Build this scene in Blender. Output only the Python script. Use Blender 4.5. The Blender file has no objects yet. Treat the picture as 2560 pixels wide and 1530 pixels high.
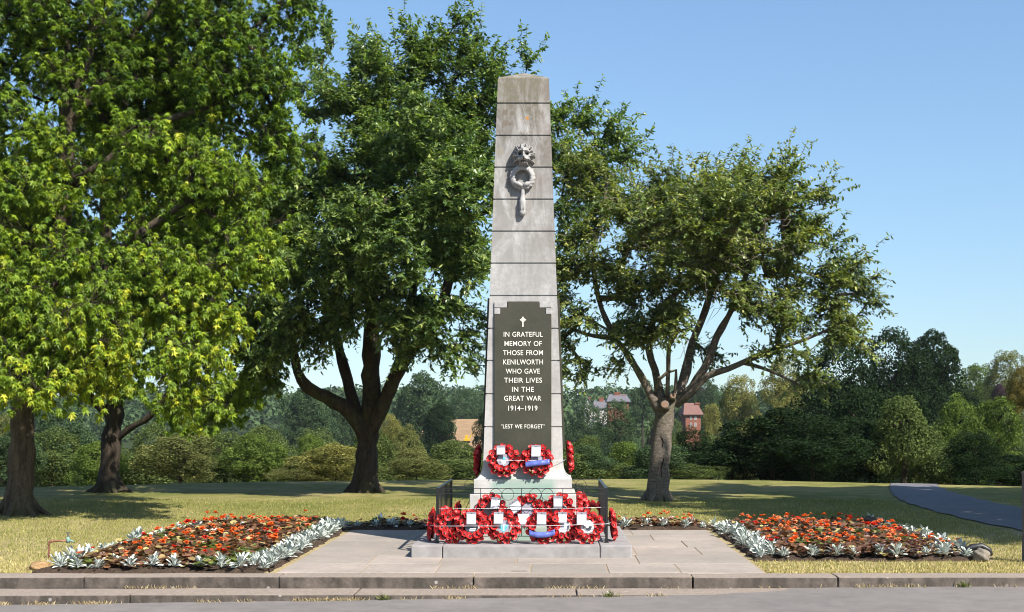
import bpy, bmesh, math, random
import numpy as np
from mathutils import Vector, Matrix

# ---------------------------------------------------------------- camera, sky, sun, exposure
SC = bpy.context.scene
COL = SC.collection
CAMZ, F, VX, VY = 1.727, 3280.0, 1375.0, 1040.0
cd = bpy.data.cameras.new('camera'); cam = bpy.data.objects.new('camera', cd); COL.objects.link(cam)
cam.location = (0, 0, CAMZ); cam.rotation_euler = (math.radians(90), 0, 0)
cd.sensor_width = 36.0; cd.lens = F / 2560 * 36.0
cd.shift_x = -(VX - 1280) / 2560; cd.shift_y = (VY - 765) / 2560
cd.clip_start = 0.1; cd.clip_end = 3000
SC.camera = cam
SUN_EL, SUN_AZ = math.radians(43.7), math.radians(139.7)      # azimuth clockwise from +Y
sun_dir = Vector((math.sin(SUN_AZ) * math.cos(SUN_EL), math.cos(SUN_AZ) * math.cos(SUN_EL), math.sin(SUN_EL)))
w = bpy.data.worlds.new('World'); SC.world = w; w.use_nodes = True
nt = w.node_tree; bg = nt.nodes['Background']; sk = nt.nodes.new('ShaderNodeTexSky')
sk.sky_type = 'NISHITA'; sk.sun_disc = False; sk.sun_elevation = SUN_EL; sk.sun_rotation = SUN_AZ
sk.air_density = 1.4; sk.dust_density = 0.9; sk.ozone_density = 6.0
tc = nt.nodes.new('ShaderNodeTexCoord'); va = nt.nodes.new('ShaderNodeVectorMath'); va.operation = 'ADD'; va.inputs[1].default_value = (0, 0, 0.055)
vn = nt.nodes.new('ShaderNodeVectorMath'); vn.operation = 'NORMALIZE'
nt.links.new(tc.outputs['Generated'], va.inputs[0]); nt.links.new(va.outputs[0], vn.inputs[0]); nt.links.new(vn.outputs[0], sk.inputs[0])
nt.links.new(sk.outputs[0], bg.inputs[0]); bg.inputs[1].default_value = 0.085
sd = bpy.data.lights.new('sun', 'SUN'); so = bpy.data.objects.new('sun', sd); COL.objects.link(so)
sd.energy = 5.0; sd.angle = math.radians(0.53); sd.color = (1.0, 0.94, 0.86)
so.rotation_euler = sun_dir.to_track_quat('Z', 'Y').to_euler(); so.location = (20, -20, 30)
SC.view_settings.view_transform = 'Standard'; SC.view_settings.look = 'None'
SC.view_settings.exposure = 1.12; SC.view_settings.gamma = 1.0
try:
    SC.cycles.max_bounces = 8; SC.cycles.diffuse_bounces = 3; SC.cycles.glossy_bounces = 2
    SC.cycles.transmission_bounces = 4; SC.cycles.volume_bounces = 0; SC.cycles.caustics_reflective = False
    SC.cycles.use_denoising = True; SC.cycles.filter_width = 1.05
except Exception:
    pass

# ---------------------------------------------------------------- helpers
def wx(px, Y): return (px - VX) * Y / F
def wz(py, Y): return CAMZ - (py - VY) * Y / F
def W(px, py, Y): return Vector((wx(px, Y), Y, wz(py, Y)))

def tag(o, label=None, cat=None, group=None, kind=None):
    if label: o['label'] = label
    if cat: o['category'] = cat
    if group: o['group'] = group
    if kind: o['kind'] = kind
    return o
def thing(name, label, cat, loc=(0, 0, 0), rot=(0, 0, 0), group=None):
    o = bpy.data.objects.new(name, None); COL.objects.link(o); o.location = loc; o.rotation_euler = rot
    o.empty_display_size = 0.1
    return tag(o, label, cat, group)
def link(name, me, parent=None, loc=(0, 0, 0), rot=(0, 0, 0)):
    o = bpy.data.objects.new(name, me); COL.objects.link(o); o.location = loc; o.rotation_euler = rot
    if parent: o.parent = parent
    return o
def copy_tree(o, parent=None):
    c = o.copy(); COL.objects.link(c); c.parent = parent
    for ch in o.children: copy_tree(ch, c)
    return c

def mesh_np(name, V, Fs, mats=(), smooth=False, midx=None, attr=None):
    """V (n,3); Fs list of int arrays (m,k) or one such array"""
    if not isinstance(Fs, (list, tuple)): Fs = [Fs]
    me = bpy.data.meshes.new(name)
    V = np.asarray(V, np.float32); me.vertices.add(len(V)); me.vertices.foreach_set('co', V.ravel())
    li = np.concatenate([np.asarray(f, np.int32).ravel() for f in Fs])
    tot = np.concatenate([np.full(len(f), np.asarray(f).shape[1], np.int32) for f in Fs])
    st = np.concatenate([[0], np.cumsum(tot)[:-1]]).astype(np.int32)
    me.loops.add(len(li)); me.loops.foreach_set('vertex_index', li)
    me.polygons.add(len(tot)); me.polygons.foreach_set('loop_start', st); me.polygons.foreach_set('loop_total', tot)
    if midx is not None: me.polygons.foreach_set('material_index', np.asarray(midx, np.int32))
    me.polygons.foreach_set('use_smooth', np.full(len(tot), smooth, bool))
    for m in mats: me.materials.append(m)
    me.update(calc_edges=True)
    if attr is not None:
        a = me.attributes.new('tone', 'FLOAT', 'POINT'); a.data.foreach_set('value', np.asarray(attr, np.float32))
    me.validate()
    return me
class MB:
    """collects simple shapes into one mesh"""
    def __init__(s): s.v = []; s.f = []; s.m = []
    def add(s, V, Fc, mi=0):
        b = len(s.v); s.v += [tuple(p) for p in V]; s.f += [tuple(b + i for i in f) for f in Fc]; s.m += [mi] * len(Fc); return s
    def box(s, x0, x1, y0, y1, z0, z1, mi=0, M=None):
        V = [Vector((x, y, z)) for z in (z0, z1) for y in (y0, y1) for x in (x0, x1)]
        if M is not None: V = [M @ p for p in V]
        return s.add(V, [(0, 2, 3, 1), (4, 5, 7, 6), (0, 1, 5, 4), (2, 6, 7, 3), (0, 4, 6, 2), (1, 3, 7, 5)], mi)
    def tube(s, P, R, k=6, mi=0, cap=True):
        V, Q = tube_np(np.array([tuple(p) for p in P], float), np.broadcast_to(np.asarray(R, float), (len(P),)), k)
        s.add(V.tolist(), Q.tolist(), mi)
        if cap:
            b = len(s.v) - len(V); s.f.append(tuple(b + i for i in range(k))[::-1]); s.m.append(mi)
            e = len(s.v) - k; s.f.append(tuple(e + i for i in range(k))); s.m.append(mi)
        return s
    def lathe(s, prof, k=16, mi=0, M=None):
        V = []
        for r, z in prof:
            for i in range(k):
                a = 2 * math.pi * i / k; V.append(Vector((r * math.cos(a), r * math.sin(a), z)))
        if M is not None: V = [M @ p for p in V]
        Fc = [(j * k + i, j * k + (i + 1) % k, (j + 1) * k + (i + 1) % k, (j + 1) * k + i) for j in range(len(prof) - 1) for i in range(k)]
        Fc += [tuple(range(k))[::-1], tuple((len(prof) - 1) * k + i for i in range(k))]
        return s.add(V, Fc, mi)
    def torus(s, R, r, kx=24, kr=6, mi=0, M=None, a0=0, a1=2 * math.pi):
        full = abs(a1 - a0 - 2 * math.pi) < 1e-6; n = kx if full else kx + 1; V = []
        for i in range(n):
            a = a0 + (a1 - a0) * i / kx
            for j in range(kr):
                b = 2 * math.pi * j / kr; q = R + r * math.cos(b); V.append(Vector((q * math.cos(a), r * math.sin(b), q * math.sin(a))))
        if M is not None: V = [M @ p for p in V]
        Fc = [(i * kr + j, ((i + 1) % n) * kr + j, ((i + 1) % n) * kr + (j + 1) % kr, i * kr + (j + 1) % kr) for i in range(kx) for j in range(kr)]
        return s.add(V, Fc, mi)
    def build(s, name, mats, parent=None, loc=(0, 0, 0), rot=(0, 0, 0), smooth=False, bevel=0, seg=2):
        me = bpy.data.meshes.new(name); me.from_pydata(s.v, [], s.f)
        if not isinstance(mats, (list, tuple)): mats = [mats]
        for m in mats: me.materials.append(m)
        me.polygons.foreach_set('material_index', s.m)
        bm = bmesh.new(); bm.from_mesh(me); bmesh.ops.recalc_face_normals(bm, faces=bm.faces[:])
        if bevel: bmesh.ops.bevel(bm, geom=[e for e in bm.edges if e.is_manifold and e.calc_face_angle(0) > 0.5], offset=bevel, segments=seg, affect='EDGES', profile=0.6)
        bm.to_mesh(me); bm.free()
        if smooth: me.polygons.foreach_set('use_smooth', [True] * len(me.polygons))
        me.update()
        return link(name, me, parent, loc, rot)
def tube_np(P, R, k=6):
    n = len(P); T = np.gradient(P, axis=0); T /= np.linalg.norm(T, axis=1)[:, None] + 1e-9
    ref = np.array([0.0, 0, 1]) if abs(T[0, 2]) < 0.9 else np.array([1.0, 0, 0])
    A = np.cross(T, ref)
    bad = np.linalg.norm(A, axis=1) < 0.15
    A[bad] = np.cross(T[bad], np.array([0.3, 1.0, 0.2]))
    for i in range(1, n):
        a = A[i - 1] - T[i] * np.dot(A[i - 1], T[i]); l = np.linalg.norm(a)
        if l > 1e-4: A[i] = a / l
        elif np.linalg.norm(A[i]) > 0: A[i] /= np.linalg.norm(A[i])
        if i == 1: A[0] /= np.linalg.norm(A[0]) + 1e-9
    B = np.cross(T, A); an = np.arange(k) * 2 * np.pi / k
    V = P[:, None] + R[:, None, None] * (np.cos(an)[None, :, None] * A[:, None] + np.sin(an)[None, :, None] * B[:, None])
    i = np.arange(n - 1)[:, None] * k; j = np.arange(k)[None]
    Q = np.stack([i + j, i + (j + 1) % k, i + k + (j + 1) % k, i + k + j], -1).reshape(-1, 4)
    return V.reshape(-1, 3), Q
def unit(a): return a / (np.linalg.norm(a, axis=-1, keepdims=True) + 1e-9)

# ---------------------------------------------------------------- materials
class NT:
    def __init__(s, name):
        s.m = bpy.data.materials.new(name); s.m.use_nodes = True; s.t = s.m.node_tree
        s.p = s.t.nodes['Principled BSDF']; s.out = s.t.nodes['Material Output']
    def n(s, ty, **kw):
        x = s.t.nodes.new('ShaderNode' + ty)
        for k, v in kw.items():
            if k in x.inputs: s.set(x.inputs[k], v)
            else: setattr(x, k, v)
        return x
    def set(s, sock, v):
        if isinstance(v, bpy.types.NodeSocket): s.t.links.new(v, sock)
        else: sock.default_value = v
    def coord(s, k='Object'): return s.n('TexCoord').outputs[k]
    def map(s, vec, scale): 
        x = s.n('Mapping'); s.set(x.inputs['Vector'], vec); x.inputs['Scale'].default_value = scale; return x.outputs[0]
    def noise(s, scale, detail=5, rough=0.55, vec=None, out='Fac', dist=0):
        x = s.n('TexNoise'); s.set(x.inputs['Vector'], vec if vec is not None else s.coord()); x.inputs['Scale'].default_value = scale
        x.inputs['Detail'].default_value = detail; x.inputs['Roughness'].default_value = rough; x.inputs['Distortion'].default_value = dist
        return x.outputs[out]
    def ramp(s, fac, stops, interp='LINEAR'):
        x = s.n('ValToRGB'); s.set(x.inputs[0], fac); cr = x.color_ramp; cr.interpolation = interp
        while len(cr.elements) < len(stops): cr.elements.new(0.5)
        for e, (p, c) in zip(cr.elements, stops):
            e.position = p; e.color = (c, c, c, 1) if isinstance(c, (int, float)) else (*c, 1)
        return x.outputs[0]
    def mix(s, fac, a, b, mode='MIX'):
        x = s.n('MixRGB', blend_type=mode); s.set(x.inputs[0], fac)
        for i, c in ((1, a), (2, b)): s.set(x.inputs[i], (*c, 1) if isinstance(c, tuple) and len(c) == 3 else c)
        return x.outputs[0]
    def math(s, op, a, b=0.0, clamp=False):
        x = s.n('Math', operation=op, use_clamp=clamp); s.set(x.inputs[0], a); s.set(x.inputs[1], b); return x.outputs[0]
    def sep(s, vec): return s.n('SeparateXYZ', Vector=vec).outputs
    def bump(s, h, strength=0.3, dist=0.01):
        x = s.n('Bump'); s.set(x.inputs['Height'], h); x.inputs['Strength'].default_value = strength; x.inputs['Distance'].default_value = dist
        s.t.links.new(x.outputs[0], s.p.inputs['Normal']); return x
    K = 0.70
    def col(s, c):
        c = tuple(x * s.K for x in c[:3]) if isinstance(c, tuple) else s.mix(1.0, c, (s.K, s.K, s.K), 'MULTIPLY')
        s.set(s.p.inputs['Base Color'], (*c, 1) if isinstance(c, tuple) else c); return c
    def fin(s, rough=0.7, spec=0.3, metal=0.0):
        s.set(s.p.inputs['Roughness'], rough); s.p.inputs['Specular IOR Level'].default_value = spec; s.p.inputs['Metallic'].default_value = metal
        return s.m
def simple(name, c, rough=0.6, spec=0.3, metal=0.0, var=0.25, scale=30):
    t = NT(name); f = t.noise(scale, 4)
    t.col(t.ramp(f, [(0.25, tuple(x * (1 - var) for x in c)), (0.75, tuple(min(1, x * (1 + var)) for x in c))]))
    t.bump(f, 0.1, 0.003); return t.fin(rough, spec, metal)
def leafmat(name, dark, light, hi=None, trans=0.35, tcol=None, rough=0.45, spec=0.35, var=0.35, K=0.90):
    """leaf: colour by its own tone attribute and by a random value of the leaf"""
    t = NT(name); rnd = t.n('NewGeometry').outputs['Random Per Island']
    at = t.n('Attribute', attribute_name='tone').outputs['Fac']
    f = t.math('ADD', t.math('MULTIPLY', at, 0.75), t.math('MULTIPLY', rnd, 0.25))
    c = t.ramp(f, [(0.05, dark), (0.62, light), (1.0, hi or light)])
    c = t.mix(1.0, c, t.ramp(rnd, [(0.0, 1 - var), (1.0, 1.0 + var)]), 'MULTIPLY')
    t.K = K; c = t.col(c); m = t.fin(rough, spec)
    tr = t.n('BsdfTranslucent'); t.set(tr.inputs[0], t.mix(1.0, c, (*(tcol or (1.5, 1.45, 0.55)), 1), 'MULTIPLY'))
    ms = t.n('MixShader'); ms.inputs[0].default_value = trans
    t.t.links.new(t.p.outputs[0], ms.inputs[1]); t.t.links.new(tr.outputs[0], ms.inputs[2]); t.t.links.new(ms.outputs[0], t.out.inputs[0])
    return m

def m_lawn():
    t = NT('lawn_grass'); o = t.coord(); 
    big = t.noise(0.28, 4, 0.6, o); mid = t.noise(1.4, 6, 0.7, o)
    st = t.noise(9.0, 4, 0.7, t.map(o, (0.6, 1.6, 1))); fine = t.noise(70, 3, 0.7, t.map(o, (1.0, 0.45, 1)))
    x = t.sep(o)
    dry = t.math('ADD', t.math('MULTIPLY', big, 0.9), t.math('MULTIPLY', mid, 0.70))
    near = t.n('MapRange', **{'Value': x[1], 'From Min': 15.0, 'From Max': 24.0, 'To Min': 0.32, 'To Max': -0.13}).outputs[0]
    dry = t.math('ADD', dry, near); dry = t.math('ADD', dry, t.math('MULTIPLY', t.math('SUBTRACT', st, 0.5), 0.35))
    c = t.ramp(dry, [(0.36, (0.105, 0.140, 0.026)), (0.60, (0.23, 0.23, 0.062)), (0.82, (0.39, 0.33, 0.135)), (1.0, (0.52, 0.415, 0.225))])
    c = t.mix(1.0, c, t.ramp(fine, [(0.25, 0.55), (0.5, 1.0), (0.75, 1.35)]), 'MULTIPLY')
    far = t.n('MapRange', **{'Value': x[1], 'From Min': 40.0, 'From Max': 60.0}).outputs[0]
    c = t.mix(far, c, t.mix(big, (0.025, 0.042, 0.014), (0.05, 0.07, 0.022)))
    t.col(c); t.bump(t.math('ADD', fine, t.math('MULTIPLY', st, 1.5)), 0.9, 0.03); return t.fin(0.9, 0.1)
def m_asphalt(name, a, b, bs=60):
    t = NT(name); o = t.coord(); n1 = t.noise(0.5, 5, 0.6, o); n2 = t.noise(220, 2, 0.8, o); n3 = t.noise(4, 5, 0.7, o)
    c = t.mix(t.ramp(n1, [(0.3, 0.0), (0.7, 1.0)]), a, b)
    c = t.mix(1.0, c, t.ramp(n2, [(0.3, 0.72), (0.7, 1.25)]), 'MULTIPLY'); c = t.mix(1.0, c, t.ramp(n3, [(0.3, 0.86), (0.7, 1.1)]), 'MULTIPLY')
    vo = t.n('TexVoronoi', feature='DISTANCE_TO_EDGE'); t.set(vo.inputs['Vector'], t.noise(0.9, 4, 0.6, o, 'Color')); vo.inputs['Scale'].default_value = 6
    t.col(c); t.bump(n2, 0.5, 0.006); return t.fin(0.9, 0.2)
def m_paving():
    t = NT('paving_flags'); o = t.coord(); rnd = t.n('NewGeometry').outputs['Random Per Island']
    n1 = t.noise(1.6, 6, 0.62, o); n2 = t.noise(24, 5, 0.7, t.map(o, (0.5, 1.6, 1))); n3 = t.noise(180, 2, 0.7, o)
    c = t.ramp(rnd, [(0.0, (0.37, 0.32, 0.265)), (0.5, (0.45, 0.38, 0.315)), (1.0, (0.52, 0.425, 0.355))])
    c = t.mix(t.ramp(n1, [(0.35, 0.0), (0.7, 0.55)]), c, (0.31, 0.275, 0.235))
    c = t.mix(1.0, c, (0.93, 0.95, 0.97), 'MULTIPLY'); c = t.mix(t.ramp(t.noise(0.7, 5, 0.7, o), [(0.45, 0.0), (0.7, 0.5)]), c, (0.24, 0.215, 0.185)); c = t.mix(1.0, c, t.ramp(n2, [(0.3, 0.80), (0.7, 1.12)]), 'MULTIPLY'); c = t.mix(1.0, c, t.ramp(n3, [(0.3, 0.9), (0.7, 1.08)]), 'MULTIPLY')
    sp = t.noise(7, 3, 0.5, o); c = t.mix(t.ramp(sp, [(0.68, 0.0), (0.74, 0.7)]), c, (0.46, 0.42, 0.36))
    t.col(c); t.bump(n2, 0.25, 0.006); return t.fin(0.85, 0.2)
def m_kerb():
    t = NT('kerb_stone'); o = t.coord(); x = t.sep(o)
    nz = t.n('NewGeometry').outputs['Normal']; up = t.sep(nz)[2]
    n1 = t.noise(2.3, 6, 0.65, o); n2 = t.noise(28, 5, 0.7, o); v = t.noise(9, 3, 0.5, t.map(o, (1, 1, 0.35)))
    c = t.ramp(n1, [(0.3, (0.15, 0.125, 0.105)), (0.55, (0.22, 0.18, 0.15)), (0.8, (0.31, 0.25, 0.21))])
    algae = t.math('MULTIPLY', t.ramp(t.noise(1.1, 5, 0.7, o), [(0.32, 0.0), (0.5, 0.95)]), t.ramp(v, [(0.35, 0.45), (0.6, 1.0)]))
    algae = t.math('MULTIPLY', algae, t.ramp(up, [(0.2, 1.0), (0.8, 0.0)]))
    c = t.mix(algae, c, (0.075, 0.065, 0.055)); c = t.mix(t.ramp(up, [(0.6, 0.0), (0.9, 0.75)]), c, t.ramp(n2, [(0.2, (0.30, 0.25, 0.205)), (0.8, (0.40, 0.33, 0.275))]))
    c = t.mix(1.0, c, t.ramp(n2, [(0.3, 0.82), (0.7, 1.15)]), 'MULTIPLY')
    li = t.n('TexVoronoi'); t.set(li.inputs['Vector'], o); li.inputs['Scale'].default_value = 7.5
    sp = t.math('MULTIPLY', t.ramp(li.outputs['Distance'], [(0.10, 1.0), (0.17, 0.0)]), t.ramp(t.noise(3.1, 3, 0.5, o), [(0.5, 0.0), (0.6, 0.8)]))
    c = t.mix(sp, c, (0.46, 0.43, 0.40))
    t.col(c); t.bump(t.math('ADD', n2, n1), 0.5, 0.015); return t.fin(0.9, 0.15)
def m_stone(name='memorial_stone', lift=1.0, z0=0.9, stains=True):
    """weathered limestone: grey above, pale below, lichen and rain streaks near the top, verdigris below the bronze"""
    t = NT(name); o = t.coord(); x = t.sep(o)
    n1 = t.noise(2.2, 6, 0.62, o); n2 = t.noise(18, 6, 0.7, o); st = t.noise(4.2, 6, 0.7, t.map(o, (1, 1, 0.30)), dist=1.2); n3 = t.noise(90, 3, 0.7, o)
    base = t.ramp(n1, [(0.28, (0.34 * lift, 0.33 * lift, 0.315 * lift)), (0.5, (0.45 * lift, 0.44 * lift, 0.425 * lift)), (0.75, (0.53 * lift, 0.515 * lift, 0.49 * lift))])
    base = t.mix(1.0, base, t.ramp(n2, [(0.25, 0.70), (0.7, 1.12)]), 'MULTIPLY'); base = t.mix(1.0, base, t.ramp(n3, [(0.3, 0.92), (0.7, 1.06)]), 'MULTIPLY')
    if stains:
        hz = t.n('MapRange', **{'Value': x[2], 'From Min': 3.2, 'From Max': 6.2}).outputs[0]
        dark = t.math('MULTIPLY', t.math('MULTIPLY', t.math('ADD', hz, 0.22), t.ramp(st, [(0.38, 0.0), (0.56, 1.0)])), t.ramp(n2, [(0.3, 0.5), (0.6, 1.0)]), True)
        base = t.mix(dark, base, (0.15, 0.135, 0.11))
        top = t.n('MapRange', **{'Value': x[2], 'From Min': 5.45, 'From Max': 6.0}).outputs[0]
        base = t.mix(t.math('MULTIPLY', top, t.ramp(n2, [(0.38, 0.15), (0.6, 0.8)])), base, (0.20, 0.18, 0.125))
        rt = t.n('MapRange', **{'Value': x[0], 'From Min': 0.02, 'From Max': 0.5}).outputs[0]
        base = t.mix(t.math('MULTIPLY', rt, t.math('MULTIPLY', t.ramp(t.noise(4, 5, 0.65, o), [(0.40, 0.0), (0.58, 1.0)]), t.math('ADD', hz, 0.25))), base, (0.20, 0.17, 0.145))
        wh = t.n('MapRange', **{'Value': x[2], 'From Min': 2.6, 'From Max': 0.9}).outputs[0]
        base = t.mix(t.math('MULTIPLY', wh, 0.65), base, t.ramp(n2, [(0.2, (0.56, 0.53, 0.49)), (0.8, (0.66, 0.63, 0.585))]))
        for (sx, sz, sr, cc) in ((0.05, 5.60, 0.024, (0.50, 0.20, 0.02)), (-0.244, 5.67, 0.045, (0.17, 0.145, 0.11)), (-0.244, 5.53, 0.05, (0.185, 0.15, 0.12)), (-0.31, 5.16, 0.06, (0.28, 0.26, 0.21)), (0.107, 5.64, 0.014, (0.15, 0.13, 0.10))):
            d = t.math('ADD', t.math('POWER', t.math('SUBTRACT', x[0], sx), 2), t.math('POWER', t.math('SUBTRACT', x[2], sz), 2))
            d = t.math('SQRT', d); d = t.math('DIVIDE', d, t.math('MULTIPLY', t.math('ADD', n2, 0.5), sr))
            base = t.mix(t.ramp(d, [(0.75, 0.85), (1.15, 0.0)]), base, cc)
    t.col(base); t.bump(t.math('ADD', n2, t.math('MULTIPLY', n3, 0.4)), 0.35, 0.008); return t.fin(0.88, 0.15)
def m_pedestal():
    t = NT('pedestal_stone'); o = t.coord(); x = t.sep(o)
    n1 = t.noise(3, 6, 0.62, o); n2 = t.noise(20, 5, 0.7, o); st = t.noise(3.2, 5, 0.65, t.map(o, (0.8, 1, 5.0)))
    c = t.ramp(n1, [(0.3, (0.46, 0.45, 0.42)), (0.7, (0.60, 0.58, 0.545))])
    c = t.mix(1.0, c, t.ramp(n2, [(0.25, 0.86), (0.7, 1.05)]), 'MULTIPLY')
    ax = t.math('ABSOLUTE', x[0]); g = t.math('MULTIPLY', t.ramp(ax, [(0.36, 1.0), (0.46, 0.0)]), t.ramp(st, [(0.28, 0.3), (0.55, 1.0)]))
    zr = t.n('MapRange', **{'Value': x[2], 'From Min': 1.02, 'From Max': 0.86}).outputs[0]
    c = t.mix(t.math('MULTIPLY', t.math('MULTIPLY', g, zr), 0.85), c, (0.26, 0.40, 0.33))
    t.col(c); t.bump(n2, 0.3, 0.006); return t.fin(0.85, 0.2)
def m_bark(name, a, b, scale=5.0, bump=0.9, band=False):
    t = NT(name); o = t.coord(); f = t.noise(scale, 6, 0.7, t.map(o, (1, 1, 3.2) if band else (1.6, 1.6, 0.35))); g = t.noise(1.3, 4, 0.6, o)
    c = t.ramp(f, [(0.3, a), (0.7, b)]); c = t.mix(t.ramp(g, [(0.5, 0.0), (0.72, 0.55)]), c, (0.12, 0.125, 0.05))
    c = t.mix(1.0, c, t.ramp(t.noise(26, 5, 0.7, t.map(o, (1, 1, .5))), [(0.3, 0.6), (0.7, 1.3)]), 'MULTIPLY'); t.col(c); t.bump(f, bump, 0.06 if not band else 0.025); return t.fin(0.9, 0.15)
def m_soil():
    t = NT('bed_soil'); o = t.coord(); n = t.noise(22, 6, 0.75, o); g = t.noise(3, 4, 0.6, o)
    c = t.ramp(n, [(0.3, (0.05, 0.034, 0.024)), (0.62, (0.12, 0.085, 0.06)), (0.8, (0.22, 0.165, 0.12))]); t.col(c)
    t.bump(n, 1.0, 0.04); return t.fin(0.95, 0.1)
def m_brick(name, a, b):
    t = NT(name); br = t.n('TexBrick'); t.set(br.inputs['Vector'], t.map(t.coord(), (1, 1, 1))); br.inputs['Scale'].default_value = 3.0
    br.inputs['Color1'].default_value = (*a, 1); br.inputs['Color2'].default_value = (*b, 1); br.inputs['Mortar'].default_value = (0.3, 0.25, 0.22, 1)
    t.col(br.outputs[0]); return t.fin(0.9, 0.1)
def m_bronze():
    t = NT('plaque_bronze'); o = t.coord(); n = t.noise(3, 5, 0.6, o); g = t.noise(40, 4, 0.6, o)
    c = t.ramp(n, [(0.3, (0.040, 0.040, 0.026)), (0.7, (0.064, 0.061, 0.042))]); c = t.mix(1.0, c, t.ramp(g, [(0.3, 0.9), (0.7, 1.1)]), 'MULTIPLY')
    t.col(c); return t.fin(0.5, 0.25)

M = dict(
    lawn=m_lawn(), road=m_asphalt('road_asphalt', (0.205, 0.188, 0.175), (0.25, 0.228, 0.213)), path=m_asphalt('path_asphalt', (0.17, 0.165, 0.17), (0.21, 0.203, 0.207)),
    paving=m_paving(), kerb=m_kerb(), stone=m_stone(), carved=m_stone('carved_stone', 0.92, stains=False), pedestal=m_pedestal(),
    bluestone=simple('plinth_stone', (0.325, 0.308, 0.298), 0.8, 0.2, 0, 0.22, 7), mortar=simple('mortar', (0.34, 0.27, 0.19), 0.95, 0.1), joint=simple('paving_joint', (0.36, 0.29, 0.21), 0.95, 0.1),
    soil=m_soil(), bronze=m_bronze(), letter=simple('letter_paint', (0.80, 0.78, 0.68), 0.5, 0.3, 0, 0.03),
    iron=simple('black_iron', (0.018, 0.018, 0.02), 0.35, 0.5, 0.2), cord=simple('white_cord', (0.75, 0.73, 0.72), 0.7, 0.2),
    barkmaple=m_bark('maple_bark', (0.040, 0.031, 0.021), (0.165, 0.13, 0.088), 4.5), barkcherry=m_bark('cherry_bark', (0.095, 0.078, 0.060), (0.27, 0.23, 0.185), 9, 0.8, True),
    barkdark=m_bark('dark_bark', (0.026, 0.020, 0.015), (0.085, 0.066, 0.047), 5), heart=simple('sawn_wood', (0.26, 0.17, 0.12), 0.8, 0.1, 0, 0.35, 40),
    copper=simple('copper_pipe', (0.30, 0.135, 0.085), 0.5, 0.4, 0.3), verdigris=simple('verdigris', (0.20, 0.33, 0.28), 0.65, 0.3), steel=simple('dull_metal', (0.22, 0.20, 0.19), 0.5, 0.4, 0.6),
    slate=simple('roof_slate', (0.16, 0.155, 0.17), 0.7, 0.3, 0, 0.2, 5), tile=simple('roof_tile', (0.23, 0.125, 0.10), 0.8, 0.2, 0, 0.25, 6), render=simple('white_render', (0.70, 0.68, 0.64), 0.8, 0.2),
    brick=simple('red_brick', (0.26, 0.11, 0.075), 0.9, 0.1, 0, 0.3, 4), frame=simple('window_frame', (0.75, 0.73, 0.68), 0.5), glass=simple('window_glass', (0.05, 0.06, 0.07), 0.1, 0.6),
    poppy=None, straw=simple('dry_straw', (0.42, 0.30, 0.12), 0.9, 0.1, 0, 0.4, 200), weathered=simple('weathered_wood', (0.16, 0.15, 0.145), 0.8, 0.2), rock=simple('grey_rock', (0.24, 0.21, 0.17), 0.9, 0.1, 0, 0.35, 12),
    plastic=simple('black_plastic', (0.02, 0.02, 0.022), 0.45, 0.4), field=simple('stubble_field', (0.34, 0.225, 0.125), 0.9, 0.1, 0, 0.2, 0.6), machine=simple('yellow_paint', (0.65, 0.40, 0.03), 0.5, 0.3),
)
# ---------------------------------------------------------------- the setting
rng = np.random.default_rng(7)
XC, YC = -0.345, 17.40                      # centre of the memorial
PX0, PX1, PY0, PY1 = -3.02, 2.38, 14.10, 19.92   # paving
def vnoise(x, y):
    return (np.sin(x * 1.3 + 0.7 * np.sin(y * 0.9)) * np.sin(y * 1.1 + 0.5 * np.sin(x * 0.7 + 1)) + 0.5 * np.sin(x * 2.9 + y * 1.7) * np.sin(y * 2.3 - x * 1.1 + 2)) / 1.5
def crest(x): return np.maximum(31.5, 35.6 - 0.027 * np.asarray(x, float) ** 2 + 0.3 * np.sin(np.asarray(x) * 0.4))
def ground_z(x, y):
    x = np.asarray(x, float); y = np.asarray(y, float); d = np.maximum(0, y - crest(x))
    z = -0.11 * d * d / (d + 4.0); z = np.maximum(z, -7.5 - 0.2 * vnoise(x * 0.05, y * 0.05))
    z = z + np.maximum(0, y - 190) * 0.047 * np.minimum(1, np.maximum(0, y - 190) / 60)
    z = np.where(y > 430, z[()] * 0 + (-7.5 + 240 * 0.047) + (y - 430) * -0.004, z)
    z = z - 0.014 + 0.012 * vnoise(x * 0.8, y * 0.8) * (y > 15) * (np.abs(x + .3) > 3.6)
    return np.where(y < 14.2, -0.45, z)
ys = np.concatenate([[-40, 0, 14.0, 14.199, 14.201], np.arange(14.5, 46, 0.35), np.arange(46, 120, 2.5), np.arange(120, 480, 10), [520, 700, 1000]])
xs = np.concatenate([[-800, -500, -350, -200, -120, -80, -50, -35, -25], np.arange(-18, 18.01, 0.4), [25, 35, 50, 80, 120, 200, 350, 500, 800]])
GX, GY = np.meshgrid(xs, ys); GZ = ground_z(GX, GY); nx = len(xs)
i = np.arange(len(ys) - 1)[:, None] * nx + np.arange(nx - 1)[None]
Q = np.stack([i, i + 1, i + nx + 1, i + nx], -1).reshape(-1, 4)
tag(link('ground', mesh_np('ground', np.stack([GX, GY, GZ], -1).reshape(-1, 3), Q, [M['lawn']], True)), kind='structure')

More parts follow.
